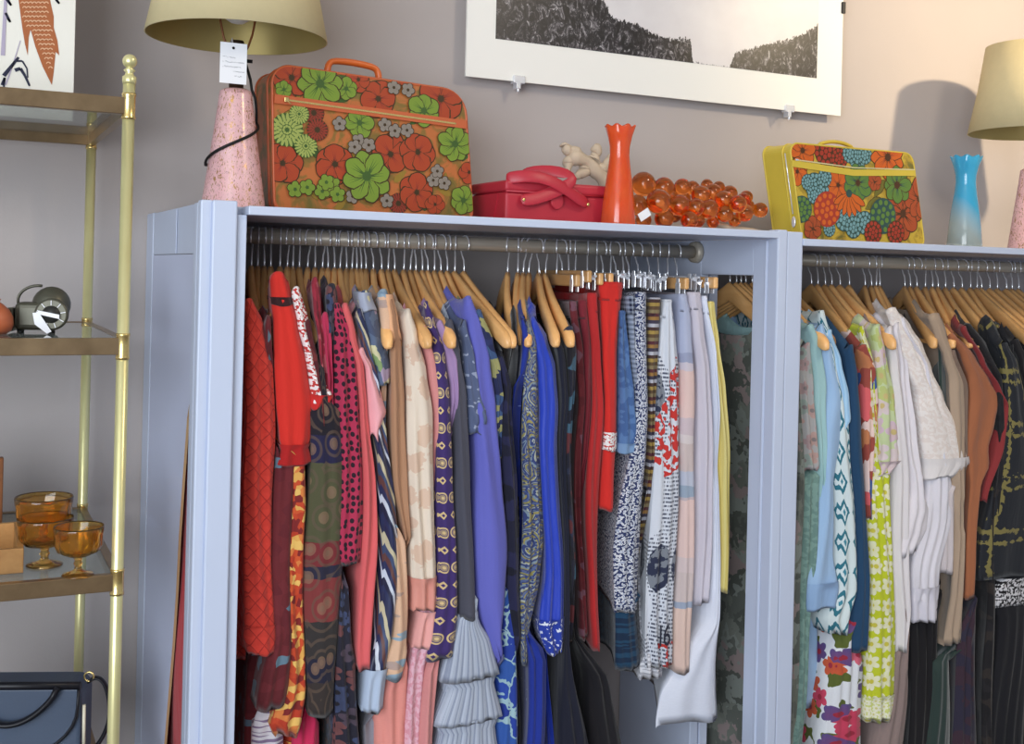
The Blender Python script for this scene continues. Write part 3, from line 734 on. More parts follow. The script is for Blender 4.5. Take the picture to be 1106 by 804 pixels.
def suitcase(Y, px_l, px_r, top_l, top_r, bot_l, bot_r, D, rad, zshelf, label, lean, ms, rz, taper_l=0., taper_r=0.):
    """front outline from four corners on its own plane; returns root, outline, mapping"""
    L = at(*bot_l, Y); R = at(*bot_r, Y)
    root = tag(empty('suitcase', (L.x, Y, zshelf), rz), label, 'suitcase', 'floral vinyl suitcases')
    ca, sa = math.cos(rz), math.sin(rz)
    def loc(px, py):
        # hit of the pixel ray with the suitcase's front plane
        d = ray(px, py); n = Vector((-sa, ca, 0)); t = (root.location-EYE).dot(n)/d.dot(n); q = EYE+d*t-root.location
        return (q.x*ca+q.y*sa, q.z)
    return root, loc

# ---- orange suitcase
m_or = worn('orange_vinyl', (206, 100, 42), .06, 30, .38, 0, .5)
m_or2 = worn('orange_binding', (184, 88, 46), .07, 40, .45, 0, .5)
def fl_back(a, b, c, sc=26):
    m = M('printed_vinyl', .4, 0, .5); o = m.obj(); nz = m.noise(o, sc, 4, .6, .8)[0]
    m.color(m.ramp(nz, [(.3, lin(a)), (.47, lin(a)), (.55, lin(b)), (.68, lin(c))])); return m.m
m_orback = fl_back((176, 98, 46), (132, 96, 38), (102, 90, 34))
pm = [m_orback, plain('print_green', (114, 138, 50), .4), plain('print_orange', (160, 64, 36), .4), plain('print_grey', (132, 122, 112), .4), plain('print_dark', (62, 46, 26), .4), plain('print_maroon', (136, 52, 38), .4), plain('print_pale', (150, 160, 84), .4), plain('print_deep_green', (62, 88, 40), .4), plain('print_olive', (140, 112, 44), .4)]
sc, loc = suitcase(1.93, 0, 0, 0, 0, (297, 219), (513, 231), .11, None, ZS, 'orange floral vinyl suitcase with an orange handle between pink lamp and red bag', 0, None, math.radians(2))
cs = [loc(297, 221), loc(511, 235), loc(502, 99), loc(294, 69)]
zmin = .004
cs[0] = (cs[0][0], zmin); cs[1] = (cs[1][0], zmin)
OUT = round_corners(cs, [.022, .018, .05, .03]); D = .10
Geo().prism([(x, .004, z) for x, z in OUT], (0, D, 0)).build('case_body', m_orback, sc, bevel=.004)
Geo().prism([(x, 0, z) for x, z in OUT], (0, .004, 0)).build('front_panel', m_orback, sc)
for yy_ in (.0015, .030, D+.003):
    Geo().tube([(x, yy_, z) for x, z in OUT], .0028, 8, 0, True).build('piping', m_or2, sc)
# base boards in plain orange
bx = [p for p in OUT if p[1] < .03]
Geo().box((cs[0][0]+.018, .002, .0), (cs[1][0]-.014, D+.002, .004)).box((cs[0][0]+.02, -.0005, .003), (cs[1][0]-.016, .004, .012)).build('base_strip', m_or, sc, bevel=.0015)
# side gusset with zip
def crop5(x, y): return loc(280+x/4.596, 60+y/4.596)
P = Print(OUT, -.0004); S = abs(crop5(600, 400)[0]-crop5(500, 400)[0])/100
random.seed(11)
for k in range(46):
    P.leaf(*crop5(random.uniform(90, 1040), random.uniform(70, 770)), random.uniform(50, 90)*S, random.uniform(0, 6.28), random.choice((7, 8, 8)), random.choice((0, 4)))
for (x, y) in ((690, 735), (270, 285)): P.mum(*crop5(x, y), 52*S, 5, 4, 3)
for (x, y, r, a) in ((160, 110, 95, .3), (590, 215, 92, .2), (900, 215, 118, .5), (115, 535, 92, .1), (375, 540, 100, .6), (650, 490, 100, .2), (785, 480, 95, .9), (780, 680, 92, .4), (1040, 580, 56, .2), (490, 120, 60, .8), (700, 100, 50, .1), (870, 740, 50, 0)):
    P.flower(*crop5(x, y), r*S, 6, 2, 4, 4, a, 1.15, .22, True, 5)
for (x, y, r, a) in ((430, 165, 55, .4), (300, 140, 108, .2), (970, 440, 92, .5), (1010, 720, 72, .3), (815, 275, 84, .5), (495, 335, 72, .1), (120, 170, 40, .5)):
    P.flower(*crop5(x, y), r*S, 8 if r > 90 else 6, 1, 4, 7, a, 1.05, .3, True, 7)
for (x, y) in ((665, 160), (735, 172), (395, 340), (490, 425), (540, 445), (470, 455), (620, 345), (670, 375), (730, 372), (860, 620), (915, 635), (880, 575), (460, 700), (630, 722)):
    P.blossoms(*crop5(x, y), 36*S, 3, 4, 4, x)
for (x, y) in ((175, 665), (235, 655), (310, 675), (360, 640), (385, 690), (330, 630)):
    P.blossoms(*crop5(x, y), 40*S, 1, 4, 7, x)
P.mum(*crop5(135, 370), 78*S, 6, 7); P.mum(*crop5(195, 292), 48*S, 6, 7); P.mum(*crop5(228, 450), 55*S, 6, 7); P.mum(*crop5(285, 370), 52*S, 5, 4, 3)
P.flower(*crop5(530, 600), 122*S, 8, 1, 4, 7, .25, 1.05, .3, True, 7)
P.g.build('floral_print', pm, sc)
yz = P.y-.0008
def strip(g, pa, pb, h, y0, y1, m=0):
    (xa, za), (xb, zb) = pa, pb
    g.prism([(xa, y1, za-h), (xb, y1, zb-h), (xb, y1, zb+h), (xa, y1, za+h)], (0, y0-y1, 0), m)
A, B = crop5(72, 215), crop5(1025, 345)
g = Geo(); strip(g, A, B, .0075, 0, yz); zp = g.build('pocket_binding', m_or2, sc)
A2, B2 = crop5(128, 222), crop5(970, 340)
g = Geo(); strip(g, A2, B2, .0016, yz, yz-.0012); g.build('zipper', m_gold, sc)
Geo().box((A2[0]-.003, yz-.004, A2[1]-.004), (A2[0]+.004, yz-.0012, A2[1]+.004)).tube([(A2[0]+.002, yz-.003, A2[1]-.002), (A2[0]+.008, yz-.004, A2[1]-.007)], .0012, 6).build('zip_pull', m_gold, sc, bevel=.0006)
H0 = loc(368, 72); H1 = loc(418, 78); H2 = loc(366, 60); H3 = loc(414, 63)
zt0 = lerp(cs[3][1], cs[2][1], .36); yc = D*.5
def topz(x):
    t = (x-cs[3][0])/(cs[2][0]-cs[3][0]); return lerp(cs[3][1], cs[2][1], t)
hx0, hx1 = H2[0]-.004, H3[0]+.012
hz = .031
pth = [(hx0+.002, yc, topz(hx0)+.001), (hx0, yc, topz(hx0)+hz*.5), (hx0+.004, yc, topz(hx0)+hz*.85), (hx0+.012, yc, topz(hx0)+hz), (lerp(hx0, hx1, .5), yc, topz(lerp(hx0, hx1, .5))+hz+.002), (hx1-.012, yc, topz(hx1)+hz), (hx1-.004, yc, topz(hx1)+hz*.85), (hx1, yc, topz(hx1)+hz*.5), (hx1-.001, yc, topz(hx1)+.001)]
Geo().tube(pth, .0082, 10, 0, False, True, .8).build('handle', m_or, sc, sub=1)
Geo().box((hx0-.012, yc-.012, topz(hx0)-.003), (hx0+.012, yc+.012, topz(hx0)+.004)).build('handle_mount', m_or, sc, bevel=.002)
Geo().box((hx1-.012, yc-.012, topz(hx1)-.003), (hx1+.012, yc+.012, topz(hx1)+.004)).build('handle_mount', m_or, sc, bevel=.002)

# ---- yellow suitcase
m_ye = worn('yellow_vinyl', (208, 182, 64), .05, 30, .38, 0, .5)
m_yeback = fl_back((196, 166, 56), (170, 140, 46), (112, 104, 42), 30)
py = [m_yeback, plain('print_flame', (204, 98, 36), .4), plain('print_sky', (118, 158, 162), .4), plain('print_leaf', (96, 128, 58), .4), plain('print_red', (166, 60, 42), .4), plain('print_brown', (80, 52, 30), .4), plain('print_olive', (112, 106, 46), .4), plain('print_teal', (54, 80, 74), .4), plain('print_rust', (168, 78, 42), .4)]
YY = 1.90
ys, loc = suitcase(YY, 0, 0, 0, 0, (868, 247), (999, 255), .1, None, ZS2, 'small yellow floral vinyl suitcase beside the blue glass vase', 0, None, math.radians(3))
def crop6(x, y): return loc(830+x/6.144, 135+y/6.144)
cs = [crop6(228, 705), crop6(1040, 745), crop6(955, 190), crop6(140, 118)]
cs[0] = (cs[0][0], .004); cs[1] = (cs[1][0], .004)
OUT = round_corners(cs, [.014, .016, .03, .018]); D = .085
for nm, y0, y1, mt in (('case_body', .004, D, m_ye), ('front_panel', 0, .004, m_yeback)):
    Geo().prism([(x, y0, z) for x, z in OUT], (0, y1-y0, 0)).build(nm, mt, ys, bevel=.003 if nm == 'case_body' else 0)
for yy_ in (.001, .026, D+.0):
    Geo().tube([(x, yy_, z) for x, z in OUT], .0023, 8, 0, True).build('piping', m_ye, ys)
Geo().box((cs[0][0]+.01, .002, .0), (cs[1][0]-.02, D-.01, .004)).build('base_strip', m_ye, ys, bevel=.001)
P = Print(OUT, -.0004); S = abs(crop6(600, 400)[0]-crop6(500, 400)[0])/100
for (x, y, L, a) in ((470, 390, 130, 2.4), (280, 530, 90, 1.2), (640, 560, 120, .5), (700, 480, 110, .9), (400, 450, 90, 2.0), (900, 470, 80, 1.7), (640, 640, 90, 5.2), (300, 600, 80, 5.5), (190, 380, 90, 1.3), (700, 560, 90, .2), (560, 300, 80, .4)):
    P.leaf(*crop6(x, y), L*S, a, 6, 5)
P.berries(*crop6(380, 175), 75*S, 4, 5); P.berries(*crop6(470, 225), 55*S, 4, 5)
for (x, y, R) in ((590, 215, 62), (540, 190, 50), (640, 200, 48)): P.berries(*crop6(x, y), R*S, 2, 7, .2)
P.flower(*crop6(225, 170), 88*S, 8, 1, 5, 5, .2, 1., .25, True, 8); P.flower(*crop6(790, 215), 115*S, 9, 1, 5, 5, .4, .95, .28, True, 8)
P.flower(*crop6(190, 310), 70*S, 6, 1, 5, 5, .6, 1., .2, True, 8)
P.flower(*crop6(460, 400), 85*S, 5, 1, 5, 5, 1.2, 1., .2, True, 8)
P.flower(*crop6(890, 590), 130*S, 8, 8, 5, 5, .1, 1., .25, True, 5); P.flower(*crop6(1000, 490), 105*S, 8, 8, 5, 5, .3, 1., .25, True, 5)
P.flower(*crop6(850, 400), 96*S, 8, 3, 5, 5, .1, 1.1, .32, True, 7); P.flower(*crop6(590, 385), 96*S, 8, 3, 7, 5, .3, 1.1, .25, True, 7)
P.flower(*crop6(700, 380), 46*S, 6, 8, 5, 5, .3, 1.1, .2)
for (x, y, R) in ((300, 400, 62), (255, 380, 40), (340, 440, 58), (300, 465, 45), (370, 350, 46), (500, 620, 66), (560, 600, 52), (560, 680, 56), (635, 650, 60), (460, 540, 42), (400, 690, 40)): P.berries(*crop6(x, y), R*S, 2, 7, .2)
P.berries(*crop6(385, 560), 88*S, 1, 4, .17); P.berries(*crop6(755, 605), 92*S, 6 if False else 3, 7, .17); P.berries(*crop6(215, 560), 66*S, 3, 7, .2)
P.berries(*crop6(690, 715), 62*S, 4, 5); P.berries(*crop6(840, 715), 62*S, 4, 5)
for k in range(7):
    P.petal(*crop6(535, 455), -PI/2+(k-3)*.36, 118*S, 22*S, 5); P.up(); P.petal(*crop6(535, 455), -PI/2+(k-3)*.36, 114*S, 18*S, 1); P.up()
P.disc(*crop6(530, 455), 20*S, 7); P.up()
P.flower(*crop6(290, 690), 60*S, 6, 8, 5, 5, .6, 1., .2)
P.g.build('floral_print', py, ys)
yz = P.y-.0008
g = Geo(); A, B = crop6(150, 255), crop6(968, 318); M_ = crop6(560, 318)
zs_ = []
for (p, q) in ((A, M_), (M_, B)): strip(g, p, q, .0068, 0, yz)
g.build('pocket_binding', m_ye, ys)
g = Geo()
for (p, q) in ((crop6(172, 232), crop6(560, 285)), (crop6(560, 285), crop6(960, 298))): strip(g, p, q, .0012, yz, yz-.001)
g.build('zipper', plain('pale_zip', (232, 222, 170), .35, .4), ys)
Geo().box((crop6(172, 232)[0]-.002, yz-.003, crop6(172, 232)[1]-.002), (crop6(172, 232)[0]+.006, yz-.001, crop6(172, 232)[1]+.002)).build('zip_pull', m_chrome, ys, bevel=.0005)
xl = lerp(cs[0][0], cs[3][0], .32)-.0015
Geo().tube([(lerp(cs[0][0], cs[3][0], t)-.0016, .016, lerp(cs[0][1], cs[3][1], t)) for t in (.28, .5, .7, .9)], .0014, 6).build('side_zipper', m_chrome, ys)
Geo().sphere((lerp(cs[0][0], cs[3][0], .2)-.003, .016, lerp(cs[0][1], cs[3][1], .2)), .008, 14, 0, (.35, .8, 1.5)).build('side_zip_pull', m_chrome, ys)
def topz(x):
    t = (x-cs[3][0])/(cs[2][0]-cs[3][0]); return lerp(cs[3][1], cs[2][1], t)
h0, h1 = crop6(415, 100)[0], crop6(665, 100)[0]
pth = []
for i in range(11):
    t = i/10; x = lerp(h0, h1, t); pth.append((x, D*.5, topz(x)+.001+.016*min(1., math.sin(PI*t)**.5*1.0)))
Geo().tube(pth, .0052, 10, 0, False, True, .8).build('handle', m_ye, ys)
g = Geo(); x0_, x1_ = crop6(270, 100)[0], crop6(760, 160)[0]
g.prism([(x0_, D*.25, topz(x0_)-.002), (x1_, D*.25, topz(x1_)-.002), (x1_-.004, D*.25, topz(x1_)+.004), (x0_+.004, D*.25, topz(x0_)+.004)], (0, D*.5, 0)); g.build('top_flap', [fl_back((190, 84, 50), (92, 96, 84), (140, 148, 70), 60)], ys, bevel=.001)

# ------------------------------------------------------------------ red train case
m_red = worn('raspberry_vinyl', (176, 40, 56), .1, 22, .42, 0, .5, .12)
rp0 = at(546, 233, 1.88); rp1 = at(650, 238, 1.88)
rb = tag(empty('vanity_case', (rp0.x, 1.88, ZS), math.radians(1)), 'raspberry red vinyl vanity case with knotted strap handles beside the orange vase', 'bag')
W = rp1.x-rp0.x+.02; Hb = at(548, 194, 1.88).z-ZS; Db = .15
Geo().box((0, 0, .0), (W, Db, Hb*.74)).build('case_body', m_red, rb, bevel=.006, seg=3)
Geo().box((-.002, -.003, Hb*.742), (W+.002, Db+.002, Hb)).build('lid', m_red, rb, bevel=.006, seg=3)
Geo().tube([(0-.002, -.0035, Hb*.745), (W+.002, -.0035, Hb*.745)], .002, 6).build('lid_piping', m_red, rb)
def band(p, w=.0125, t=.0034):
    rings = []
    P_ = [Vector(q) for q in p]
    for i, q in enumerate(P_):
        tg_ = (P_[min(i+1, len(P_)-1)]-P_[max(i-1, 0)]).normalized(); nrm = Vector((0, -1, .25)).normalized(); sd = tg_.cross(nrm).normalized(); nn = sd.cross(tg_)
        rings.append([q+sd*w*math.cos(a)+nn*t*math.sin(a) for a in [k*2*PI/10 for k in range(10)]])
    return Geo().ring_sweep(rings)
def cz(px, py_): q = at(px, py_, 1.875); return (q.x-rp0.x, q.z-ZS)
def bpath(pts, y): return [(cz(a, b)[0], y(i/(len(pts)-1)), cz(a, b)[1]) for i, (a, b) in enumerate(pts)]
band(bpath([(561, 216), (572, 216), (586, 212), (600, 206), (612, 200), (618, 193), (612, 187), (598, 184), (584, 184), (574, 188)], lambda t: -.008-.008*math.sin(PI*t*.8)+max(0, t-.6)*.12)).build('handle', m_red, rb, sub=1)
band(bpath([(636, 221), (625, 216), (612, 207), (600, 200), (586, 193), (570, 190), (556, 191), (549, 193)], lambda t: -.008-.014*math.sin(PI*t)*.8+max(0, t-.7)*.05)).build('handle', m_red, rb, sub=1)
x_, z_ = cz(602, 217)
Geo().prism([(x_+.0135*math.cos(a), -.0075, z_+.016*math.sin(a)) for a in [i*2*PI/20 for i in range(20)]], (0, .006, 0)).build('clasp_tab', m_red, rb, bevel=.0015)
for q in ((564, 216), (634, 221)):
    x_, z_ = cz(*q); Geo().sphere((x_, -.0125, z_), .0034, 10, 0, (1, .5, 1)).build('rivet', m_gold, rb)
for sx in (-.0005,):
    Geo().prism([(sx-.0015, .03, Hb*.7), (sx-.0015, .12, Hb*.7), (sx-.0015, .1, .004), (sx-.0015, .05, .004)], (.002, 0, 0)).build('side_gusset', m_red, rb)

# ------------------------------------------------------------------ glass vases
def bud_vase(px0, px1, pyb, pyt, Y, zsh, mats, label, seg):
    c = at((px0+px1)/2, pyb, Y); t = at((px0+px1)/2, pyt, Y); H = t.z-zsh; R = (at(px1, pyb, Y).x-at(px0, pyb, Y).x)/2*.93
    prof = [(.001, 0), (R*.95, 0), (R, .004), (R*.98, H*.08), (R*.9, H*.25), (R*.76, H*.45), (R*.62, H*.62), (R*.56, H*.72), (R*.58, H*.80), (R*.7, H*.9), (R*.86, H*.985), (R*.83, H), (R*.8, H*.985), (R*.62, H*.9), (R*.5, H*.8), (R*.48, H*.72), (R*.54, H*.62), (R*.68, H*.45), (R*.82, H*.25), (R*.88, H*.08), (.001, H*.06)]
    def wv(r, z, a):
        k = max(0., (z-H*.86)/(H*.14)); return r*(1+.045*k*math.cos(8*a)), z+.0022*k*math.cos(8*a)
    o = tag(empty('bud_vase', (c.x, Y, zsh)), label, 'vase', 'glass bud vases')
    n1 = 9
    Geo().lathe([q for q in prof], 64, (0, 0, 0), 0, wv).build('vase_body', mats[0], o)
    Geo().tube([((R*.845*(1+.045*math.cos(8*a)))*math.cos(a), (R*.845*(1+.045*math.cos(8*a)))*math.sin(a), H*.992+.0022*math.cos(8*a)) for a in [i*2*PI/96 for i in range(96)]], .0009, 6, 0, True).build('fluted_rim', mats[0], o)
    return o
m_ov = M('orange_glass', .12, 0, .6); _o = m_ov.obj(); _z = m_ov.sep(_o)[2]
_m = m_ov.noise(m_ov.vmath('MULTIPLY', _o, (60, 60, 22)).outputs[0], 1., 4, .6, 1.)[0]
m_ov.color(m_ov.mix(_m, lin((238, 74, 36)), lin((250, 116, 56)))).set(Transmission_Weight=.35, Subsurface_Weight=.25); m_ov.b.inputs['Subsurface Radius'].default_value = (.02, .008, .004); m_ov = m_ov.m
bud_vase(650, 685, 239, 136, 1.86, ZS, [m_ov], 'opaque orange glass bud vase with a fluted rim beside the red vanity case', 48)
m_bv = M('blue_glass', .08, 0, .6); _o = m_bv.obj(); _z = m_bv.sep(_o)[2]
_t = m_bv.n('ShaderNodeMapRange', _0=m_bv.math('ADD', _z, m_bv.math('MULTIPLY', m_bv.sep(_o)[0], 1.1)), _1=.02, _2=.095).outputs[0]
m_bv.color(m_bv.mix(_t, lin((206, 220, 220)), lin((66, 172, 216)))); m_bv.put(m_bv.b.inputs['Transmission Weight'], m_bv.math('MULTIPLY_ADD', _t, -.35, .6)); m_bv = m_bv.m
bud_vase(1027, 1056, 262, 169, 1.90, ZS2, [m_bv], 'sky blue glass bud vase with a clear foot beside the yellow suitcase', 48)

# ------------------------------------------------------------------ amber glass grapes
m_grape = M('amber_resin', .04, 0, .6); m_grape.color(lin((236, 132, 60))).set(Transmission_Weight=.96, IOR=1.42); m_grape = m_grape.m
m_drift = worn('driftwood', (196, 178, 156), .2, 40, .85, 0, .2, .4)
gpos = at(752, 238, 1.93)
gr = tag(empty('grape_cluster', (gpos.x, 1.93, ZS)), 'cluster of big translucent amber resin grapes lying behind the orange vase', 'ornament')
GR = [(695, 199, 14, 0), (717, 203, 12, .01), (688, 222, 12, -.02), (708, 218, 14, -.03), (734, 222, 12, -.03), (737, 202, 9.5, .02), (757, 211, 11, 0), (752, 224, 10, -.035), (770, 208, 10, .02), (748, 203, 8, .03), (778, 216, 10, .0), (766, 226, 11, -.03), (788, 209, 9, .02), (790, 221, 10, -.02), (786, 231, 9.5, -.03), (803, 217, 9, .01), (804, 230, 10, -.02), (806, 213, 7.5, .03), (821, 227, 8.5, 0), (718, 236, 11, -.03), (740, 238, 10, -.035), (757, 238, 8.5, -.03), (695, 238, 9, -.01), (770, 240, 7, -.01), (780, 199+3, 7, .03), (724, 213, 9, .03), (745, 214, 9, .02), (812, 222, 7, .03), (798, 238, 7, -.01), (728, 232, 9, .0), (765, 200, 7, .04)]
seen = []
for px, py_, rr, dy in GR:
    Y = 1.93+dy; p = at(px, py_, Y); r = rr/1240*((p-EYE).dot(_f))*.97
    z = max(p.z-ZS, r+.0005); c = Vector((p.x-gpos.x, dy, z))
    for _ in range(12):
        for (c2, r2) in seen:
            d = c-c2
            if d.length < (r+r2)*.93: c += d.normalized()*((r+r2)*.93-d.length)*Vector((.3, 1, .3)).length*.5 if False else Vector((0, (1 if d.y >= 0 else -1)*((r+r2)*.94-d.length)*1.1, 0))
    c.y = max(min(c.y, .07), -.09)
    seen.append((c, r)); Geo().sphere(c, r, 22).build('grape', m_grape, gr)
Geo().tube([(-.13, .01, .05), (-.06, .012, .042), (.03, .015, .03), (.09, .01, .015), (.135, -.01, .008), (.16, -.015, .006)], [.006, .006, .005, .006, .008, .005], 8).build('wooden_stem', m_drift, gr)
tq = at(696, 232, 1.85); tq = tq-gr.location
Geo().box((-.013, -.0004, -.008), (.013, .0004, .008), 0, Matrix.Translation((tq.x, tq.y, max(tq.z, .0105))) @ Matrix.Rotation(math.radians(-32), 4, 'Y')).build('price_tag', m_white, gr)

# ------------------------------------------------------------------ driftwood piece behind the red case
dp = at(632, 180, 2.07)
dw = tag(empty('driftwood', (dp.x, 2.07, ZS)), 'pale knobbly driftwood piece sticking up behind the red vanity case', 'driftwood')
def dl(px, py_, y=0): q = at(px, py_, 2.07+y); return q-dw.location
g = Geo(); random.seed(9)
trunk = [dl(676, 233), dl(662, 210), dl(650, 192), dl(638, 178), dl(626, 172), dl(614, 166)]
bm_ = lambda pts, rad: Geo().tube(pts, rad, 10)
def knob(pts, r0, r1, nm):
    P_ = []; n = 10
    for i in range(n+1):
        t = i/n*(len(pts)-1); k = min(int(t), len(pts)-2); q = Vector(pts[k]).lerp(Vector(pts[k+1]), t-k); P_.append(q+Vector((random.uniform(-1, 1), random.uniform(-1, 1), random.uniform(-1, 1)))*.004)
    return Geo().tube(P_, [lerp(r0, r1, i/n)*random.uniform(.65, 1.3) for i in range(n+1)], 9).build(nm, m_drift, dw, sub=1)
knob(trunk, .020, .017, 'trunk')
knob([dl(628, 172), dl(622, 163), dl(612, 160), dl(611, 157)], .014, .011, 'branch')
knob([dl(640, 176), dl(644, 166), dl(642, 157)], .015, .011, 'branch')
knob([dl(634, 176), dl(632, 186), dl(622, 190)], .013, .009, 'branch')
knob([dl(620, 168), dl(614, 176), dl(612, 186)], .012, .009, 'branch')
knob([dl(646, 186), dl(656, 178), dl(660, 170)], .013, .009, 'branch')
# ------------------------------------------------------------------ hangers
NECK = -.049; TIPU = .205
def h_center(a):          # height of the arm's middle at 0..1 from neck to tip
    return NECK-.021-.101*(.42*a**.75+.58*a**1.45)
def h_half(a): return lerp(.0205, .0135, a**.8)
def h_top(u):
    a = min(1., abs(u)/TIPU); return h_center(a)+h_half(a)
def hook_geo(open_front=True):
    R = .0166; cz_ = RR+.0018-R; pts = []
    for i in range(19):
        t = math.radians(-35)+i*math.radians(215+20)/18; pts.append((0, -R*math.cos(t)*(1 if open_front else -1), cz_+R*math.sin(t)))
    s = 1 if open_front else -1
    pts += [(0, s*R*.55, cz_-R*1.15), (0, s*.002, cz_-R*1.7), (0, 0, NECK+.004), (0, 0, NECK-.012)]
    return Geo().tube(pts, .0016, 7)
def arm_geo(bow=.006):
    rings = []; us = []
    n = 17
    for i in range(-n, n+1):
        u = TIPU*math.sin(i/n*PI/2)*1.0; us.append(u)
    us = [-TIPU-.0001]+us[1:-1]+[TIPU+.0001]
    for k, u in enumerate(us):
        a = min(1., abs(u)/TIPU); c = h_center(a); h = h_half(a); t = lerp(.0058, .0092, a**1.5)
        e = max(0., (a-.93)/.07); sc = math.sqrt(max(.04, 1-e*e*.96)); h *= sc; t *= sc
        x = -bow*math.sin(PI*a)
        ring = []
        for q in range(12):
            th = 2*PI*q/12; ct, st = math.cos(th), math.sin(th)
            ring.append((x+t*math.copysign(abs(ct)**.6, ct), u, c+h*math.copysign(abs(st)**.6, st)))
        rings.append(ring)
    return Geo().ring_sweep(rings)
hook_me = hook_geo().build('hook', m_chrome); arm_me = arm_geo().build('wooden_arms', m_wood)
bar_me = Geo().tube([(0, -.185, -.166), (0, .185, -.166)], .0045, 10).build('trouser_bar', m_wood)
clipbar_me = Geo().box((-.005, -.15, NECK-.020), (.005, .15, NECK+.002)).build('wooden_bar', m_wood, bevel=.003)
wirebar_me = Geo().tube([(0, -.15, NECK-.006), (0, .15, NECK-.006)], .0022, 8).build('wire_bar', m_chrome)
def clip_geo():
    g = Geo().box((-.0065, -.009, -.018), (-.0045, .009, .004)).box((.0045, -.009, -.018), (.0065, .009, .004))
    g.box((-.0065, -.006, .004), (-.0050, .006, .013)).box((.0050, -.006, .004), (.0065, .006, .013))
    return g.tube([(0, -.013, .003), (0, .013, .003)], .0052, 8)
clip_me = clip_geo().build('clip', m_chrome, bevel=.0008)
PROTO = [hook_me, arm_me, bar_me, clipbar_me, wirebar_me, clip_me]
def hanger(kind, X, Y, Z, yaw, label, group, reach=TIPU):
    r = tag(empty('clothes_hanger', (X, Y, Z), yaw), label, 'hanger', group)
    def put(o, y=0., z=0., sy=1.):
        c = o.copy(); C.objects.link(c); c.parent = r; c.location = (0, y, z); c.scale = (1, sy, 1); return c
    put(hook_me).rotation_euler = (0, 0, random.uniform(-.5, .35))
    if kind == 'wood': put(arm_me, 0, 0, reach/TIPU)
    elif kind == 'bar': put(arm_me, 0, 0, reach/TIPU); put(bar_me, 0, 0, reach/TIPU)
    else:
        k = random.uniform(.86, 1.12); dz = random.uniform(-.006, .008)
        put(clipbar_me if kind == 'clip' else wirebar_me, 0, dz, k)
        for y in (-.125*k, .125*k): put(clip_me, y, NECK-.012+dz)
    return r

# ------------------------------------------------------------------ garments
def strip_fn(strips, Y, XH=None):
    rows = []
    for s in strips:
        a, b = at(s[1], s[0], Y), at(s[2], s[0], Y)
        rows.append(((a.z+b.z)/2, a.x, b.x))
    rows.sort(key=lambda q: -q[0])
    def f(z):
        if z >= rows[0][0]: return rows[0][1], rows[0][2]
        for i in range(len(rows)-1):
            if z >= rows[i+1][0]:
                t = (rows[i][0]-z)/max(1e-6, rows[i][0]-rows[i+1][0])
                if rows[i][0]-rows[i+1][0] > .025: t = lerp(t, sstep(t), .6)
                return lerp(rows[i][1], rows[i+1][1], t), lerp(rows[i][2], rows[i+1][2], t)
        return rows[-1][1], rows[-1][2]
    return f, rows[0][0], rows[-1][0]
def sway(x, z, z0):
    """one slow ripple shared by everything on a rail, so neighbours lean together"""
    k = sstep((z0-z)/.25); return k*(.0055*math.sin(z*7.3+x*8)+.003*math.sin(z*16+x*21+1.))
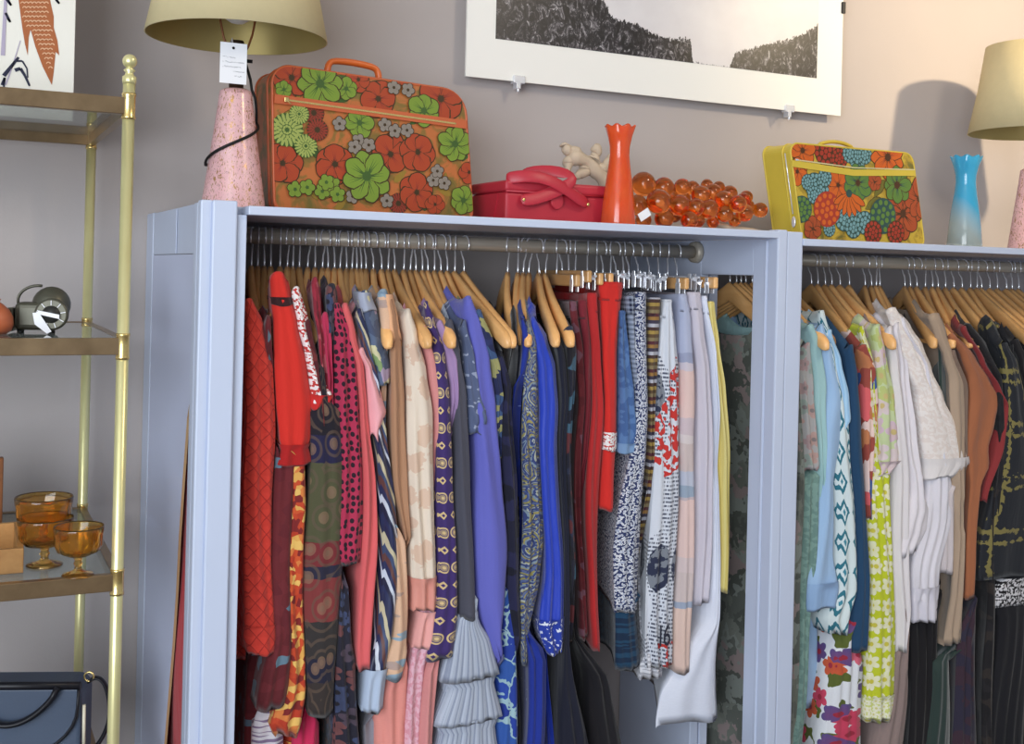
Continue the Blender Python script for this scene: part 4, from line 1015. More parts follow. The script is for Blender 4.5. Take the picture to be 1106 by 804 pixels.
def surf(f, XH, hw, hb, ztop, zbot, back=None, rows=46, nose=15, side=12, A=.005, ripple=.004, ph=0., uvs=0., out=0., tb=.0065, cap=True, rb=.022, hemw=.006, slope=0., nfold=None, recede=True, bulge=None, flare=0., rnd=0.):
    """closed hanging cloth: from depth hb behind the rail to -hw in front; f(z)->(xl,xr) at the front edge"""
    cols = []; out0 = out
    ub = hb
    for i in range(side+1): cols.append(('L', i/side))
    for i in range(1, nose): cols.append(('N', -1+2*i/nose))
    for i in range(side+1): cols.append(('R', 1-i/side))
    g = Geo(); n = len(cols); V = []
    uvx = []
    x0, x1 = f((ztop(-hw)+zbot)/2); W = x1-x0
    for k, q in cols:
        if k == 'L': uvx.append(-(W/2)-(1-q)*(hw+ub)+uvs)
        elif k == 'N': uvx.append(q*W/2*1.3+uvs)
        else: uvx.append(W/2+(1-q)*(hw+ub)+uvs)
    UV = []
    for r in range(rows+1):
        v = min(1., r/(rows-1)) if r < rows else 1.
        inset = 1. if r < rows else .82
        row = []; uvr = []
        for ci, (k, q) in enumerate(cols):
            u = -hw if k == 'N' else lerp(ub, -hw+rb*.6, q)
            zt = ztop(u)-(rnd*(abs(q)**3 if k == 'N' else (.45+.55*q))); zb = zbot+hemw*math.sin(u*19+ph)+(hemw*.5*math.cos(q*2.3+ph) if k == 'N' else 0)
            z = lerp(zt, zb, v)
            if r == rows: z += .012
            xl, xr = f(z); out = out0+flare*v; xl -= out; xr += out; w = xr-xl
            rec = max(0., .0095-w)*9.5 if recede else 0.
            u = max(u, -hw+rec) if k != 'N' else u
            rr = min(rb, w*.9)
            fade = min(1., v*4)
            if k == 'N':
                nf = nfold or max(1, min(4, int(round(w/.022))))
                x = lerp(xl, xr, (q+1)/2)
                if inset < 1: x = lerp((xl+xr)/2, x, inset)
                dep = rr*(1-math.sqrt(max(0., 1-abs(q)**2.4))) + A*fade*(.5-.5*math.cos(q*PI*nf+ph+2.6*math.sin(z*3.4+ph)+z*3))*(1-abs(q)**3)*(1+.5*math.sin(z*9+ph*3))
                u = -hw+dep-out*.5+rec
                if inset < 1: u += .004
                x += min(.0016, w*.06)*fade*math.sin(z*13+ph*2)
            else:
                s = max(0., (u+hw)/hw) if u < 0 else 1.
                t_ = tb+out
                if u <= 0: L, Rr = lerp(xl, XH-t_, s), lerp(xr, XH+t_, s)
                else:
                    sh = -slope*u; L, Rr = XH-t_+sh, XH+t_+sh
                wob = ripple*fade*(.5+.5*math.sin(u*47+ph+2.5*math.sin(z*4+ph)))*min(1., s*3)
                m_ = (L+Rr)/2
                wob = min(wob, (Rr-L)*.3)
                x = L+wob if k == 'L' else Rr-wob
                if inset < 1: x = lerp(m_, x, .75)
            if bulge and k == 'L' and bulge[0] < u+YR < bulge[1]: x -= bulge[2]*math.sin(PI*(u+YR-bulge[0])/(bulge[1]-bulge[0]))**.35
            x += sway(x, z, 1.55)
            row.append(Vector((x, YR+u, z))); uvr.append((uvx[ci], z))
        V.append(row); UV.append(uvr)
    for row in V: g.v.extend(row)
    for r in range(rows):
        for c in range(n):
            c2 = (c+1) % n
            if c2 == 0: uvq = [UV[r][c], (UV[r][c][0]+.013, UV[r][c][1]), (UV[r+1][c][0]+.013, UV[r+1][c][1]), UV[r+1][c]]
            else: uvq = [UV[r][c], UV[r][c2], UV[r+1][c2], UV[r+1][c]]
            g.quad((r*n+c, r*n+c2, (r+1)*n+c2, (r+1)*n+c), 0, uvq)
    if cap:
        for i in range(n//2):
            a, b, c_, d = i, i+1, n-2-i, n-1-i
            if b >= c_: break
            k, q = cols[i]; u = -hw if k == 'N' else lerp(ub, -hw, q)
            if cap is True or abs(u) >= cap:
                if rnd and k != 'N' and cols[b][0] != 'N':
                    m1 = (V[0][a]+V[0][d])/2; m2 = (V[0][b]+V[0][c_])/2
                    m1.z = ztop(lerp(ub, -hw+rb*.6, q))+.001; m2.z = ztop(lerp(ub, -hw+rb*.6, cols[b][1]))+.001
                    k0 = len(g.v); g.v.extend((m1, m2))
                    g.quad((a, k0, k0+1, b), 0, [UV[0][a], UV[0][a], UV[0][b], UV[0][b]]); g.quad((k0, d, c_, k0+1), 0, [UV[0][d], UV[0][d], UV[0][c_], UV[0][c_]])
                else: g.quad((a, d, c_, b), 0, [UV[0][a], UV[0][d], UV[0][c_], UV[0][b]])
    return g

N_G = [0]
def garment(kind, cat, label, short, hook, strips, mat, hw=.2, neck=.12, ndepth=.05, sl=None, hang='wood', rail=1, A=.0075, trims=(), slm=None, hb=None, body=None, body_hw=None, grp=None, ripple=.004, hemw=.005, nfold=None, yaw=None, part='body', fx=None, tip=False, bulge=None):
    """strips: (picture row, left, right) of the front edge where it hangs in the wardrobe"""
    i = N_G[0]; N_G[0] += 1; ph = i*1.73
    ZR_ = ZRAIL if rail == 1 else ZRAIL2
    XH = at(hook, 263 if rail == 1 else 285, YR).x
    f, z0, z1 = strip_fn(strips, YR-hw)
    if fx: f = lambda z: fx
    if fx: XH = (fx[0]+fx[1])/2
    last = strips[-1][0]
    if last >= 815: z1 -= .22 if i % 2 else .30
    sk = hang in ('clip', 'wire')
    xl, xr = f(z0)
    dx = (xl+xr)/2-XH
    slope = dx/hw
    if yaw is None: yaw = max(-.5, min(.5, math.atan2(dx, hw)))
    if sk: yaw = max(-.2, min(.2, yaw))
    root = tag(empty(kind, (XH, YR, ZR_)), label, cat, grp or ('garments hung on the first rail' if rail == 1 else 'garments hung on the second rail'))
    hb = hb if hb is not None else hw*.9
    fr0 = min(1., hw/TIPU)
    if sk: ztop = lambda u: z0-.004*math.cos(u*20)
    else:
        zn = ZR_+h_top(neck)
        def ztop(u):
            a = abs(u)
            zz = ZR_+h_top(a)+.0025
            if u < 0:
                w = sstep((a-neck)/max(.01, hw-neck)); zz = lerp(zz, z0, w)
            if a < neck: zz = ZR_+h_top(neck)+.0025-ndepth*sstep((neck-a)/.03)*(1-.3*(a/neck)**2)
            return zz
    if sl:
        zs_ = at(strips[0][1], sl, YR-hw).z
        bs = body if body else strips
        fb, b0, b1 = strip_fn(bs, YR-hw+.05)
        if bs[-1][0] >= 815: b1 -= .25
        bh = body_hw or hw-.055
        g = surf(fb, XH, bh, hb*.8, ztop, b1, A=A, ripple=ripple, ph=ph, cap=neck, slope=slope*.4, hemw=hemw, nfold=nfold, rnd=.01)
        bo = wb(g, part, mat, root)
        g = surf(f, XH, hw, -hw+.085, lambda u: ztop(u)+.004, zs_, A=A, ripple=.002, ph=ph+1, cap=True, tb=.012, rows=34, side=6, hemw=hemw, nfold=nfold, rnd=.014)
        wb(g, 'sleeve', slm or mat, root)
    else:
        g = surf(f, XH, hw, hb, ztop, z1, A=A, ripple=ripple, ph=ph, cap=True if sk else neck, slope=slope*.4, hemw=hemw, nfold=nfold, bulge=bulge, rnd=0. if sk else .012)
        bo = wb(g, part if not sk else 'skirt_panel', mat, root)
        if sk:
            g = surf(f, XH, hw+.001, hb+.001, lambda u: z0+.001, z0-.03, A=A, ripple=ripple, ph=ph, out=.0007, rows=6, hemw=.001)
            wb(g, 'waistband', mat, root)
    for (nm, mt, ya_, yb_, o_) in trims:
        fl_ = 0.
        if isinstance(o_, tuple): o_, fl_ = o_
        za, zb_2 = at(strips[0][1], ya_, YR-hw).z, at(strips[0][1], yb_, YR-hw).z
        if sl and ya_ <= sl+40: g = surf(f, XH, hw+.001, -hw+.088, lambda u: za, zb_2, A=A, ph=ph+1, out=o_, flare=fl_, rows=10, side=6, tb=.012+o_, cap=False, hemw=hemw, nfold=nfold)
        else: g = surf(f, XH, hw+.001, hb, lambda u: za, zb_2, A=A, ripple=ripple, ph=ph, out=o_, flare=fl_, rows=10, cap=False, hemw=hemw, nfold=nfold)
        wb(g, nm, mt, root)
    if hang:
        t = {'wood': 'wooden hanger holding the ', 'bar': 'wooden hanger with a trouser bar under the ', 'clip': 'clip hanger with a wooden bar gripping the ', 'wire': 'chrome clip hanger gripping the '}[hang]
        hanger(hang, XH, YR, ZR_, yaw, t+short, 'hangers on the first rail' if rail == 1 else 'hangers on the second rail', TIPU+.018 if (tip or neck >= .16) else hw-.03)
    return root
# ------------------------------------------------------------------ everything on the first rail
G = garment
W_ = ((240, 238, 238))
red_quilt = c_quilt((196, 56, 44), (150, 36, 30)); bright_red = cl((204, 44, 34)); maroon = cl((98, 30, 36)); 
G('dress', 'dress', 'deep red dress glimpsed behind the warped side board of the wardrobe', 'deep red dress by the side board', 222, [(345, 226, 240), (600, 222, 248), (830, 220, 250)], cl((186, 30, 44)), hw=.2, hb=.232, fx=(X0+.0245, X0+.05), ripple=.0, A=.003, bulge=(ya+.006, yb-.006, .0165))
G('coat', 'coat', 'coral red quilted coat with a long sleeve hanging against the wardrobe post', 'coral red quilted coat', 246, [(325, 262, 276), (352, 264, 288), (400, 266, 297), (500, 267, 297), (600, 269, 299), (690, 270, 303), (708, 274, 301)], red_quilt, sl=706, body=[(325, 258, 266), (712, 255, 272)], trims=[('cuff', red_quilt, 680, 708, .0012)], neck=.06)
G('dress', 'dress', 'maroon dress with blue motifs and a wide sleeve below the bright red blouse', 'maroon dress with blue motifs', 272, [(343, 286, 294), (480, 297, 299), (500, 298, 316), (600, 299, 320), (690, 300, 323), (705, 296, 322), (740, 287, 318), (773, 281, 312)], c_print([(98, 30, 36), (92, 26, 34), (104, 34, 40), (88, 24, 30), (98, 30, 36), (100, 30, 36), (94, 28, 34), (92, 116, 132)], 62, .01), sl=772, body=[(343, 284, 288), (690, 297, 300), (715, 272, 300), (830, 268, 300)], neck=.14)
G('dress', 'dress', 'white and lilac speckled skirted dress low beneath the maroon sleeve', 'white and lilac speckled dress', 279, [(360, 291, 294), (690, 299, 301), (760, 300, 303), (776, 277, 312), (830, 275, 312)], c_tweed((226, 220, 226), (140, 120, 150), 160, .56), hw=.17)
G('dress', 'dress', 'orange and gold petal print dress with a frilled hem sleeve', 'orange petal print dress', 286, [(370, 295, 298), (480, 299, 301), (498, 312, 326), (560, 315, 331), (640, 317, 334), (720, 318, 336), (750, 311, 336), (785, 297, 331), (796, 303, 326)], c_print([(186, 66, 36), (198, 82, 40), (176, 56, 32), (222, 178, 96), (120, 32, 32), (206, 120, 60), (190, 70, 36), (214, 160, 80)], 110, .015), sl=795, body=[(370, 293, 296), (700, 318, 322), (830, 312, 330)], neck=.15, hemw=.009)
G('blouse', 'blouse', 'bright red blouse with a puffed sleeve gathered into a ruffled cuff', 'bright red puff sleeved blouse', 293, [(296, 291, 311), (320, 293, 316), (350, 296, 324), (400, 296, 334), (440, 296, 338), (475, 299, 334), (486, 302, 329), (503, 299, 334)], bright_red, sl=500, body=[(300, 294, 300), (520, 303, 309), (620, 303, 309)], trims=[('ruffled_cuff', cl((168, 26, 26)), 482, 503, .0022), ('ribbon', cl((50, 22, 24)), 321, 328, .001)], neck=.03, ndepth=.02, A=.007, nfold=2)
G('blouse', 'blouse', 'white blouse with a small red print and a red frilled sleeve edge', 'white blouse with small red print', 303, [(312, 315, 326), (350, 323, 336), (385, 332, 344), (410, 336, 353), (428, 337, 362), (446, 336, 350)], c_tweed((190, 60, 56), (236, 230, 228), 190, .47), sl=442, body=[(312, 316, 320), (460, 334, 337), (520, 334, 337)], trims=[('frilled_edge', cl((190, 40, 38)), 428, 448, .0016)], hemw=.01)
G('dress', 'dress', 'hot pink long dress showing under the dark banded dress', 'hot pink long dress', 311, [(352, 327, 330), (700, 337, 339), (768, 334, 338), (782, 322, 350), (830, 320, 350)], cl((196, 42, 84)), hw=.17)
G('blouse', 'blouse', 'dark wine sleeveless blouse on a bare armed hanger', 'dark wine sleeveless blouse', 317, [(345, 329, 337), (400, 339, 346), (438, 342, 349), (520, 342, 346)], c_print([(86, 26, 32), (76, 22, 28), (108, 40, 40)], 70))
G('dress', 'dress', 'long dark dress banded in olive, navy, wine and paisley', 'dark banded paisley dress', 324, [(380, 345, 350), (432, 344, 354), (446, 332, 371), (520, 331, 372), (600, 331, 373), (690, 334, 372), (772, 336, 366)], c_bands(at(350, 440, 1.74).z, at(350, 772, 1.74).z, [(0, (28, 24, 34)), (.09, (32, 30, 62)), (.18, (76, 76, 52)), (.44, (112, 40, 44)), (.52, (38, 36, 56)), (.56, (122, 50, 50)), (.70, (48, 44, 44)), (.82, (30, 30, 50)), (.9, (52, 44, 42))], ((96, 78, 66), (140, 110, 88), 20)), A=.003)
G('blouse', 'blouse', 'burgundy and rose printed blouse with a high shoulder', 'burgundy printed blouse', 333, [(299, 336, 345), (330, 339, 348), (370, 345, 353), (430, 350, 357), (500, 351, 356)], c_print([(150, 40, 58), (126, 32, 48), (170, 84, 92), (140, 36, 52)], 80, .03), neck=.04)
G('blouse', 'blouse', 'plain magenta blouse beside the polka dot one', 'plain magenta blouse', 341, [(337, 347, 356), (370, 351, 360), (420, 355, 361), (560, 356, 360)], cl((178, 46, 80)), neck=.06)
G('dress', 'dress', 'black and ivory dress with a dark floral skirt beneath the coral dress', 'dark floral skirted dress', 349, [(306, 352, 365), (332, 353, 366), (346, 355, 362), (420, 362, 364), (600, 372, 374), (690, 371, 385), (720, 369, 391), (830, 366, 394)], c_floral((34, 32, 46), [(84, 70, 84), (120, 72, 72), (66, 76, 110)], (30, 26, 34), 34, .45), neck=.03)
G('blouse', 'blouse', 'magenta blouse with black polka dots and a long sleeve', 'polka dot blouse', 355, [(330, 358, 371), (345, 359, 379), (362, 362, 387), (420, 362, 391), (500, 361, 390), (590, 361, 389), (606, 366, 389), (618, 374, 387)], c_dots((170, 44, 76), (36, 18, 32), 82, .33, .5), sl=616, body=[(330, 356, 361), (560, 362, 364), (640, 370, 376)], neck=.05)
G('dress', 'dress', 'long plain coral pink dress with two straight panels', 'plain coral dress', 362, [(327, 368, 378), (360, 377, 386), (400, 387, 396), (440, 390, 399), (520, 390, 405), (620, 389, 406), (700, 391, 407), (729, 393, 407)], cl((214, 96, 98)), neck=.05, A=.008, nfold=1)
G('blouse', 'blouse', 'pale pink blouse with a loose flared short sleeve', 'pale pink flared blouse', 368, [(378, 387, 395), (400, 397, 406), (430, 399, 416), (446, 400, 421), (470, 401, 410)], cl((232, 164, 170)), sl=466, body=[(380, 386, 390), (480, 399, 402), (560, 404, 406)], hemw=.014)
G('blouse', 'blouse', 'navy and white diagonally striped satin blouse with a pale blue cuff', 'navy striped satin blouse', 375, [(333, 384, 393), (370, 391, 402), (420, 402, 413), (470, 408, 421), (540, 409, 427), (620, 412, 429), (690, 412, 427), (724, 402, 424), (768, 397, 420)], c_stripe([(42, 48, 84), (36, 38, 64), (196, 202, 216), (42, 48, 84), (96, 62, 60), (60, 72, 104), (190, 180, 150), (40, 44, 76)], .12, 1, .35, 2.2, .04), trims=[('cuff', cl((176, 190, 212)), 728, 770, .0016)], neck=.1)
G('shirt', 'shirt', 'grey collared shirt with a green, lilac and navy garden print', 'garden print shirt', 381, [(316, 388, 401), (345, 393, 411), (370, 400, 418), (400, 408, 425), (424, 413, 423)], c_print([(90, 104, 130), (132, 156, 104), (170, 150, 176), (206, 200, 160), (72, 82, 108), (150, 160, 180)], 50, .03), sl=420, slm=None, body=[(330, 386, 392), (500, 418, 424), (640, 425, 430)], trims=[('collar', cl((164, 170, 188)), 316, 340, .0014)], neck=.05)
G('blouse', 'blouse', 'grey gathered long blouse low beside the salmon skirts', 'grey gathered blouse', 386, [(380, 407, 410), (660, 429, 431), (765, 415, 418), (782, 397, 416), (830, 396, 415)], cl((150, 148, 158)), hw=.17)
G('dress', 'dress', 'salmon pink long dress hanging full below the peach tunic', 'salmon long dress', 391, [(400, 413, 415), (690, 430, 433), (722, 424, 445), (745, 413, 446), (830, 410, 446)], cl((222, 142, 132)), hw=.185)
G('tunic', 'tunic', 'peach tunic dotted with pale blue flowers, its price tag hanging at the hem', 'peach tunic with blue flowers', 396, [(312, 408, 421), (340, 412, 426), (380, 416, 421), (560, 419, 422), (590, 420, 437), (690, 425, 441), (712, 420, 443), (734, 422, 440)], c_floral((216, 176, 146), [(150, 172, 186), (196, 156, 130)], (120, 140, 160), 40, .32), neck=.05)
G('blouse', 'blouse', 'tan blouse with a peach padded shoulder', 'tan blouse', 404, [(318, 415, 425), (345, 420, 431), (375, 423, 436), (440, 424, 440), (520, 424, 442), (600, 437, 441), (690, 441, 443)], cl((172, 128, 98)), trims=[('padded_shoulder', cl((226, 172, 132)), 318, 372, .0014)], neck=.05, tip=True)
G('blouse', 'blouse', 'cream jacquard blouse with blush blossoms and a satin sleeve', 'cream jacquard blouse', 413, [(336, 436, 446), (365, 440, 455), (400, 442, 464), (450, 443, 471), (540, 443, 472), (620, 444, 471), (640, 447, 470), (662, 447, 469)], c_scales((222, 206, 188), (210, 176, 152), 75), sl=660, body=[(336, 434, 439), (640, 442, 446), (700, 442, 446)], trims=[('cuff', cl((214, 144, 130), .5), 628, 662, .0012)], neck=.08, A=.007, nfold=2)
G('dress', 'dress', 'pink lace dress with a tasselled yoke beneath the cream blouse cuff', 'pink lace dress', 420, [(370, 446, 449), (625, 472, 473), (664, 452, 470), (690, 448, 470), (720, 446, 462), (830, 443, 459)], c_tweed((212, 150, 164), (222, 176, 190), 120, .5), trims=[('tassel_fringe', cl((226, 162, 156)), 664, 700, .0016)], hw=.19)
G('dress', 'dress', 'dusty rose dress with a narrow skirt beside the purple medallion print', 'dusty rose dress', 427, [(352, 455, 463), (400, 465, 474), (450, 472, 479), (485, 473, 478), (700, 472, 474), (725, 462, 474), (830, 460, 474)], cl((206, 136, 134)), hw=.195, tip=True)
G('dress', 'dress', 'deep purple dress printed with gold medallions and diamonds', 'purple medallion dress', 437, [(325, 457, 464), (350, 463, 472), (378, 470, 484), (430, 474, 490), (520, 475, 492), (600, 474, 495), (660, 468, 495), (718, 461, 490)], c_medal((60, 42, 102), (206, 180, 130), (150, 130, 110)), A=.003, neck=.12, tip=True)
G('shirt', 'shirt', 'lilac shirt with a folded collar over the charcoal dress', 'lilac collared shirt', 444, [(346, 471, 480), (370, 478, 490), (390, 485, 497), (420, 491, 497), (500, 492, 495)], cl((160, 130, 172)), neck=.1)
G('dress', 'dress', 'plain charcoal grey sleeveless dress', 'charcoal dress', 450, [(345, 481, 491), (380, 489, 500), (430, 495, 509), (520, 496, 511), (620, 497, 514), (668, 497, 514)], cl((74, 74, 86)), A=.004, neck=.12, tip=True)
G('dress', 'dress', 'pale blue grey dress with three tiers of pleated frills', 'tiered pleated dress', 457, [(350, 492, 495), (640, 514, 516), (672, 492, 517), (700, 486, 530), (739, 482, 536), (742, 488, 533), (786, 479, 540), (789, 484, 536), (830, 480, 540)], c_stripe([(166, 174, 190), (146, 154, 172), (172, 180, 196)], .009, 0, .8), trims=[('pleated_frill', c_stripe([(166, 174, 190), (140, 148, 168), (176, 184, 200)], .009, 0, .8), a_, b_, (.0, .009)) for a_, b_ in ((664, 740), (735, 787), (782, 840))], hw=.195, A=.005, hemw=.004, nfold=5)
G('blouse', 'blouse', 'slate blue short sleeved blouse with silver embroidery', 'slate embroidered blouse', 463, [(348, 499, 505), (390, 506, 516), (420, 509, 521), (455, 511, 532), (474, 512, 522)], c_tweed((84, 94, 124), (150, 158, 180), 90, .62), sl=470, body=[(350, 498, 502), (500, 511, 514), (660, 514, 518)], neck=.1)
G('blouse', 'blouse', 'long periwinkle blue blouse with a pointed trailing sleeve', 'periwinkle blouse', 470, [(322, 500, 512), (350, 506, 524), (390, 514, 535), (440, 518, 543), (520, 520, 546), (600, 519, 552), (650, 520, 549), (690, 529, 543), (721, 538, 542)], cl((98, 100, 184)), sl=720, body=[(330, 499, 504), (560, 514, 517), (706, 508, 520)], neck=.06, hemw=.02, A=.006, nfold=1)
G('blouse', 'blouse', 'dark blue blouse with a yellow printed strap beside the periwinkle one', 'dark blue printed blouse', 477, [(334, 513, 522), (370, 524, 536), (400, 537, 544), (440, 544, 549), (560, 548, 551)], c_print([(40, 48, 92), (34, 40, 76), (150, 146, 96), (60, 82, 120)], 70, .03), neck=.08)
G('dress', 'dress', 'cobalt and lime leaf print dress showing low beside the tiered frills', 'cobalt leaf print dress', 484, [(360, 524, 526), (560, 551, 552), (622, 550, 553), (655, 544, 561), (740, 541, 559), (830, 539, 560)], c_print([(34, 60, 150), (30, 52, 136), (38, 70, 160), (110, 140, 70), (44, 84, 160)], 26, .06, .7, 1., (150, 180, 190)), hw=.19)
G('dress', 'dress', 'midnight navy dress on the last shoulder hanger before the gap', 'midnight navy dress', 492, [(385, 540, 547), (420, 549, 557), (520, 551, 563), (620, 553, 562), (740, 561, 564)], c_print([(24, 24, 44), (20, 20, 36), (34, 34, 66)], 40), neck=.17)
G('dress', 'dress', 'plain black dress just before the bare stretch of rail', 'plain black dress by the bare rail', 502, [(392, 547, 551), (430, 557, 560), (560, 563, 565), (830, 563, 567)], cl((18, 17, 22)), neck=.17)
# second bunch
G('top', 'top', 'black velvet top on a hanger angled away from its neighbours', 'black velvet top', 549, [(368, 556, 561), (420, 560, 563), (560, 565, 567), (640, 565, 567)], cl((20, 20, 22), .7, .3, .6), neck=.12, ndepth=.03, hw=.195)
G('dress', 'dress', 'cobalt dress with silver beading at its low sleeve', 'beaded cobalt dress', 560, [(340, 563, 568), (372, 566, 575), (420, 564, 568), (600, 566, 567), (680, 567, 569), (712, 571, 592), (760, 570, 590), (830, 566, 586)], c_tweed((28, 48, 140), (120, 140, 200), 70, .72), neck=.1)
G('dress', 'dress', 'blue and gold paisley dress with an olive swirl', 'blue and gold paisley dress', 566, [(345, 568, 574), (372, 571, 583), (420, 569, 585), (500, 567, 588), (580, 566, 588), (630, 563, 583), (690, 562, 571), (720, 562, 568)], c_paisley((50, 62, 110), [(138, 130, 74), (162, 166, 156), (48, 62, 116), (120, 136, 150), (146, 134, 78), (78, 94, 140)], 19, .7), neck=.1, tip=True)
G('dress', 'dress', 'royal blue satin dress with a beaded cuff', 'royal blue satin dress', 572, [(344, 572, 580), (364, 576, 592), (400, 583, 603), (450, 588, 609), (540, 589, 610), (620, 590, 611), (680, 584, 610), (712, 594, 608)], cl((36, 62, 178), .38, .5, .3), sl=711, body=[(350, 571, 575), (600, 588, 590), (680, 587, 592), (830, 592, 600)], trims=[('beaded_cuff', c_tweed((40, 62, 160), (220, 224, 236), 150, .6), 674, 713, .0014)], neck=.09)
G('dress', 'dress', 'navy sleeveless dress with a broad black strap over the hanger tip', 'navy sleeveless dress', 583, [(360, 597, 604), (385, 605, 613), (440, 611, 618), (600, 612, 617), (700, 611, 616), (830, 606, 640)], cl((24, 26, 42)), neck=.16, tip=True)
G('dress', 'dress', 'black dress with a dark tribal print next to the royal blue satin', 'dark tribal print dress', 590, [(352, 610, 622), (380, 614, 625), (430, 618, 624), (560, 618, 624), (700, 617, 621)], c_print([(26, 26, 40), (40, 44, 66), (60, 90, 110), (24, 22, 30), (90, 40, 44), (30, 30, 44)], 44, .03), neck=.15, tip=True)
G('skirt', 'skirt', 'black pleated skirt almost hidden before the maroon skirt', 'black pleated skirt', 602, [(345, 616, 619), (420, 624, 627), (600, 624, 626), (690, 622, 626), (740, 640, 660), (830, 640, 678)], cl((24, 22, 28)), hw=.16, hang='clip')
G('skirt', 'skirt', 'long maroon skirt with a narrow embroidered hem', 'maroon embroidered skirt', 608, [(328, 616, 624), (380, 622, 632), (440, 627, 634), (560, 626, 634), (640, 626, 634), (694, 626, 636)], c_print([(92, 26, 34), (84, 22, 30), (100, 30, 38), (96, 28, 36), (110, 70, 84)], 60, .02), hw=.155, hang='clip', nfold=1)
G('skirt', 'skirt', 'wine coloured gathered skirt beside the red ones', 'wine gathered skirt', 615, [(327, 626, 637), (380, 632, 641), (450, 634, 640), (600, 634, 636), (690, 636, 638)], cl((120, 34, 46)), hw=.15, hang='wire')
G('skirt', 'skirt', 'long dull red skirt hanging lowest of the reds', 'long dull red skirt', 622, [(319, 636, 647), (380, 640, 651), (450, 641, 655), (560, 639, 653), (660, 638, 648), (703, 641, 648)], cl((178, 38, 40)), hw=.155, hang='clip', nfold=1)
G('trousers', 'trousers', 'bright scarlet folded trousers with a small lace patch', 'bright scarlet trousers', 635, [(307, 648, 676), (325, 650, 674), (380, 653, 669), (440, 655, 668), (500, 655, 668), (551, 655, 669)], cl((206, 42, 36)), hw=.15, hang='clip', trims=[('lace_patch', c_tweed((236, 232, 230), (190, 60, 56), 240, .55), 468, 487, .0012)], A=.003)
G('skirt', 'skirt', 'faded denim skirt with a stitched hem', 'faded denim skirt', 645, [(338, 671, 677), (380, 671, 683), (430, 672, 688), (470, 672, 692), (492, 671, 692)], c_tweed((66, 96, 146), (84, 116, 164), 60, .5), hw=.15, hang='wire', trims=[('hem_band', cl((116, 146, 184)), 480, 493, .001)])
G('skirt', 'skirt', 'navy gingham skirt tucked beside the denim', 'navy gingham skirt', 652, [(322, 679, 689), (370, 683, 690), (430, 688, 692), (560, 694, 696)], c_check((30, 34, 60), (150, 160, 180), .009), hw=.148, hang='wire')
G('skirt', 'skirt', 'long white skirt with a dense navy sprig pattern', 'white and navy sprigged skirt', 660, [(318, 689, 701), (380, 688, 702), (440, 689, 702), (490, 682, 701), (540, 674, 698), (600, 668, 698), (660, 666, 695)], c_tweed((46, 56, 96), (212, 214, 220), 210, .5, .85, (150, 160, 184)), hw=.155, hang='wire', A=.003)
G('skirt', 'skirt', 'dark teal lace skirt below the sprigged one', 'dark teal lace skirt', 666, [(340, 699, 702), (500, 702, 703), (640, 697, 699), (664, 666, 692), (725, 664, 694)], c_tweed((18, 40, 66), (28, 64, 92), 110, .5), hw=.147, hang='wire')
G('skirt', 'skirt', 'knitted skirt striped in brown, gold and grey', 'striped knitted skirt', 674, [(324, 704, 717), (370, 702, 716), (420, 703, 713), (470, 703, 708), (640, 703, 705)], c_stripe([(92, 70, 48), (160, 134, 70), (70, 48, 44), (176, 176, 186), (60, 54, 72), (150, 112, 60), (84, 40, 48), (130, 116, 84)], .052), hw=.15, hang='wire')
G('skirt', 'skirt', 'grey lace edged skirt behind the newsprint one', 'grey lace edged skirt', 680, [(340, 717, 719), (600, 709, 711), (700, 704, 707), (722, 692, 722), (734, 692, 720)], c_tweed((170, 170, 178), (214, 214, 220), 160, .5), hw=.15, hang='wire')
NEWS = G('skirt', 'skirt', 'white newsprint patterned skirt with flag red and navy pictures', 'newsprint skirt', 690, [(326, 719, 728), (360, 716, 733), (400, 713, 736), (460, 709, 737), (560, 706, 737), (640, 704, 736), (700, 699, 735), (721, 698, 733)], c_news((204, 208, 218), (84, 88, 104)), hw=.158, hang='wire', A=.011, nfold=3, hemw=.004)
G('skirt', 'skirt', 'pink and grey checked skirt with wide bands', 'pink checked skirt', 702, [(320, 735, 744), (345, 737, 750), (450, 738, 753), (560, 738, 755), (650, 738, 754), (730, 735, 752)], c_bands(at(745, 345, 1.79).z, at(745, 735, 1.79).z, [(0, (170, 176, 200)), (.09, (150, 156, 182)), (.12, (198, 190, 200)), (.14, (216, 188, 182)), (.27, (196, 180, 186)), (.32, (206, 196, 196)), (.34, (196, 180, 178)), (.42, (180, 184, 200)), (.46, (146, 160, 178)), (.49, (186, 170, 174)), (.50, (216, 188, 182)), (.66, (204, 186, 186)), (.7, (196, 180, 178)), (.78, (150, 160, 180)), (.8, (216, 188, 176))]), hw=.155, hang='clip', A=.003)
G('skirt', 'skirt', 'pale lilac grey skirt falling straight from its clips', 'pale lilac grey skirt', 712, [(318, 745, 760), (350, 749, 764), (400, 755, 770), (500, 758, 773), (600, 757, 773), (655, 757, 772)], cl((198, 192, 204)), hw=.152, hang='wire', nfold=2)
G('skirt', 'skirt', 'white scalloped skirt hanging lowest among the skirts', 'white scalloped skirt', 722, [(322, 760, 765), (380, 770, 775), (500, 774, 778), (620, 774, 780), (672, 773, 781), (712, 742, 782), (750, 712, 783), (776, 706, 784)], cl((214, 218, 232)), hw=.15, hang='wire', hemw=.014, A=.008, nfold=2)
G('skirt', 'skirt', 'yellow cotton skirt on the last hanger by the end frame', 'yellow cotton skirt', 732, [(328, 765, 774), (370, 770, 780), (420, 775, 786), (500, 780, 790), (600, 781, 791), (640, 780, 790)], c_stripe([(206, 188, 112), (214, 200, 130), (200, 180, 100)], .011, 0, .8), hw=.15, hang='clip', nfold=2)

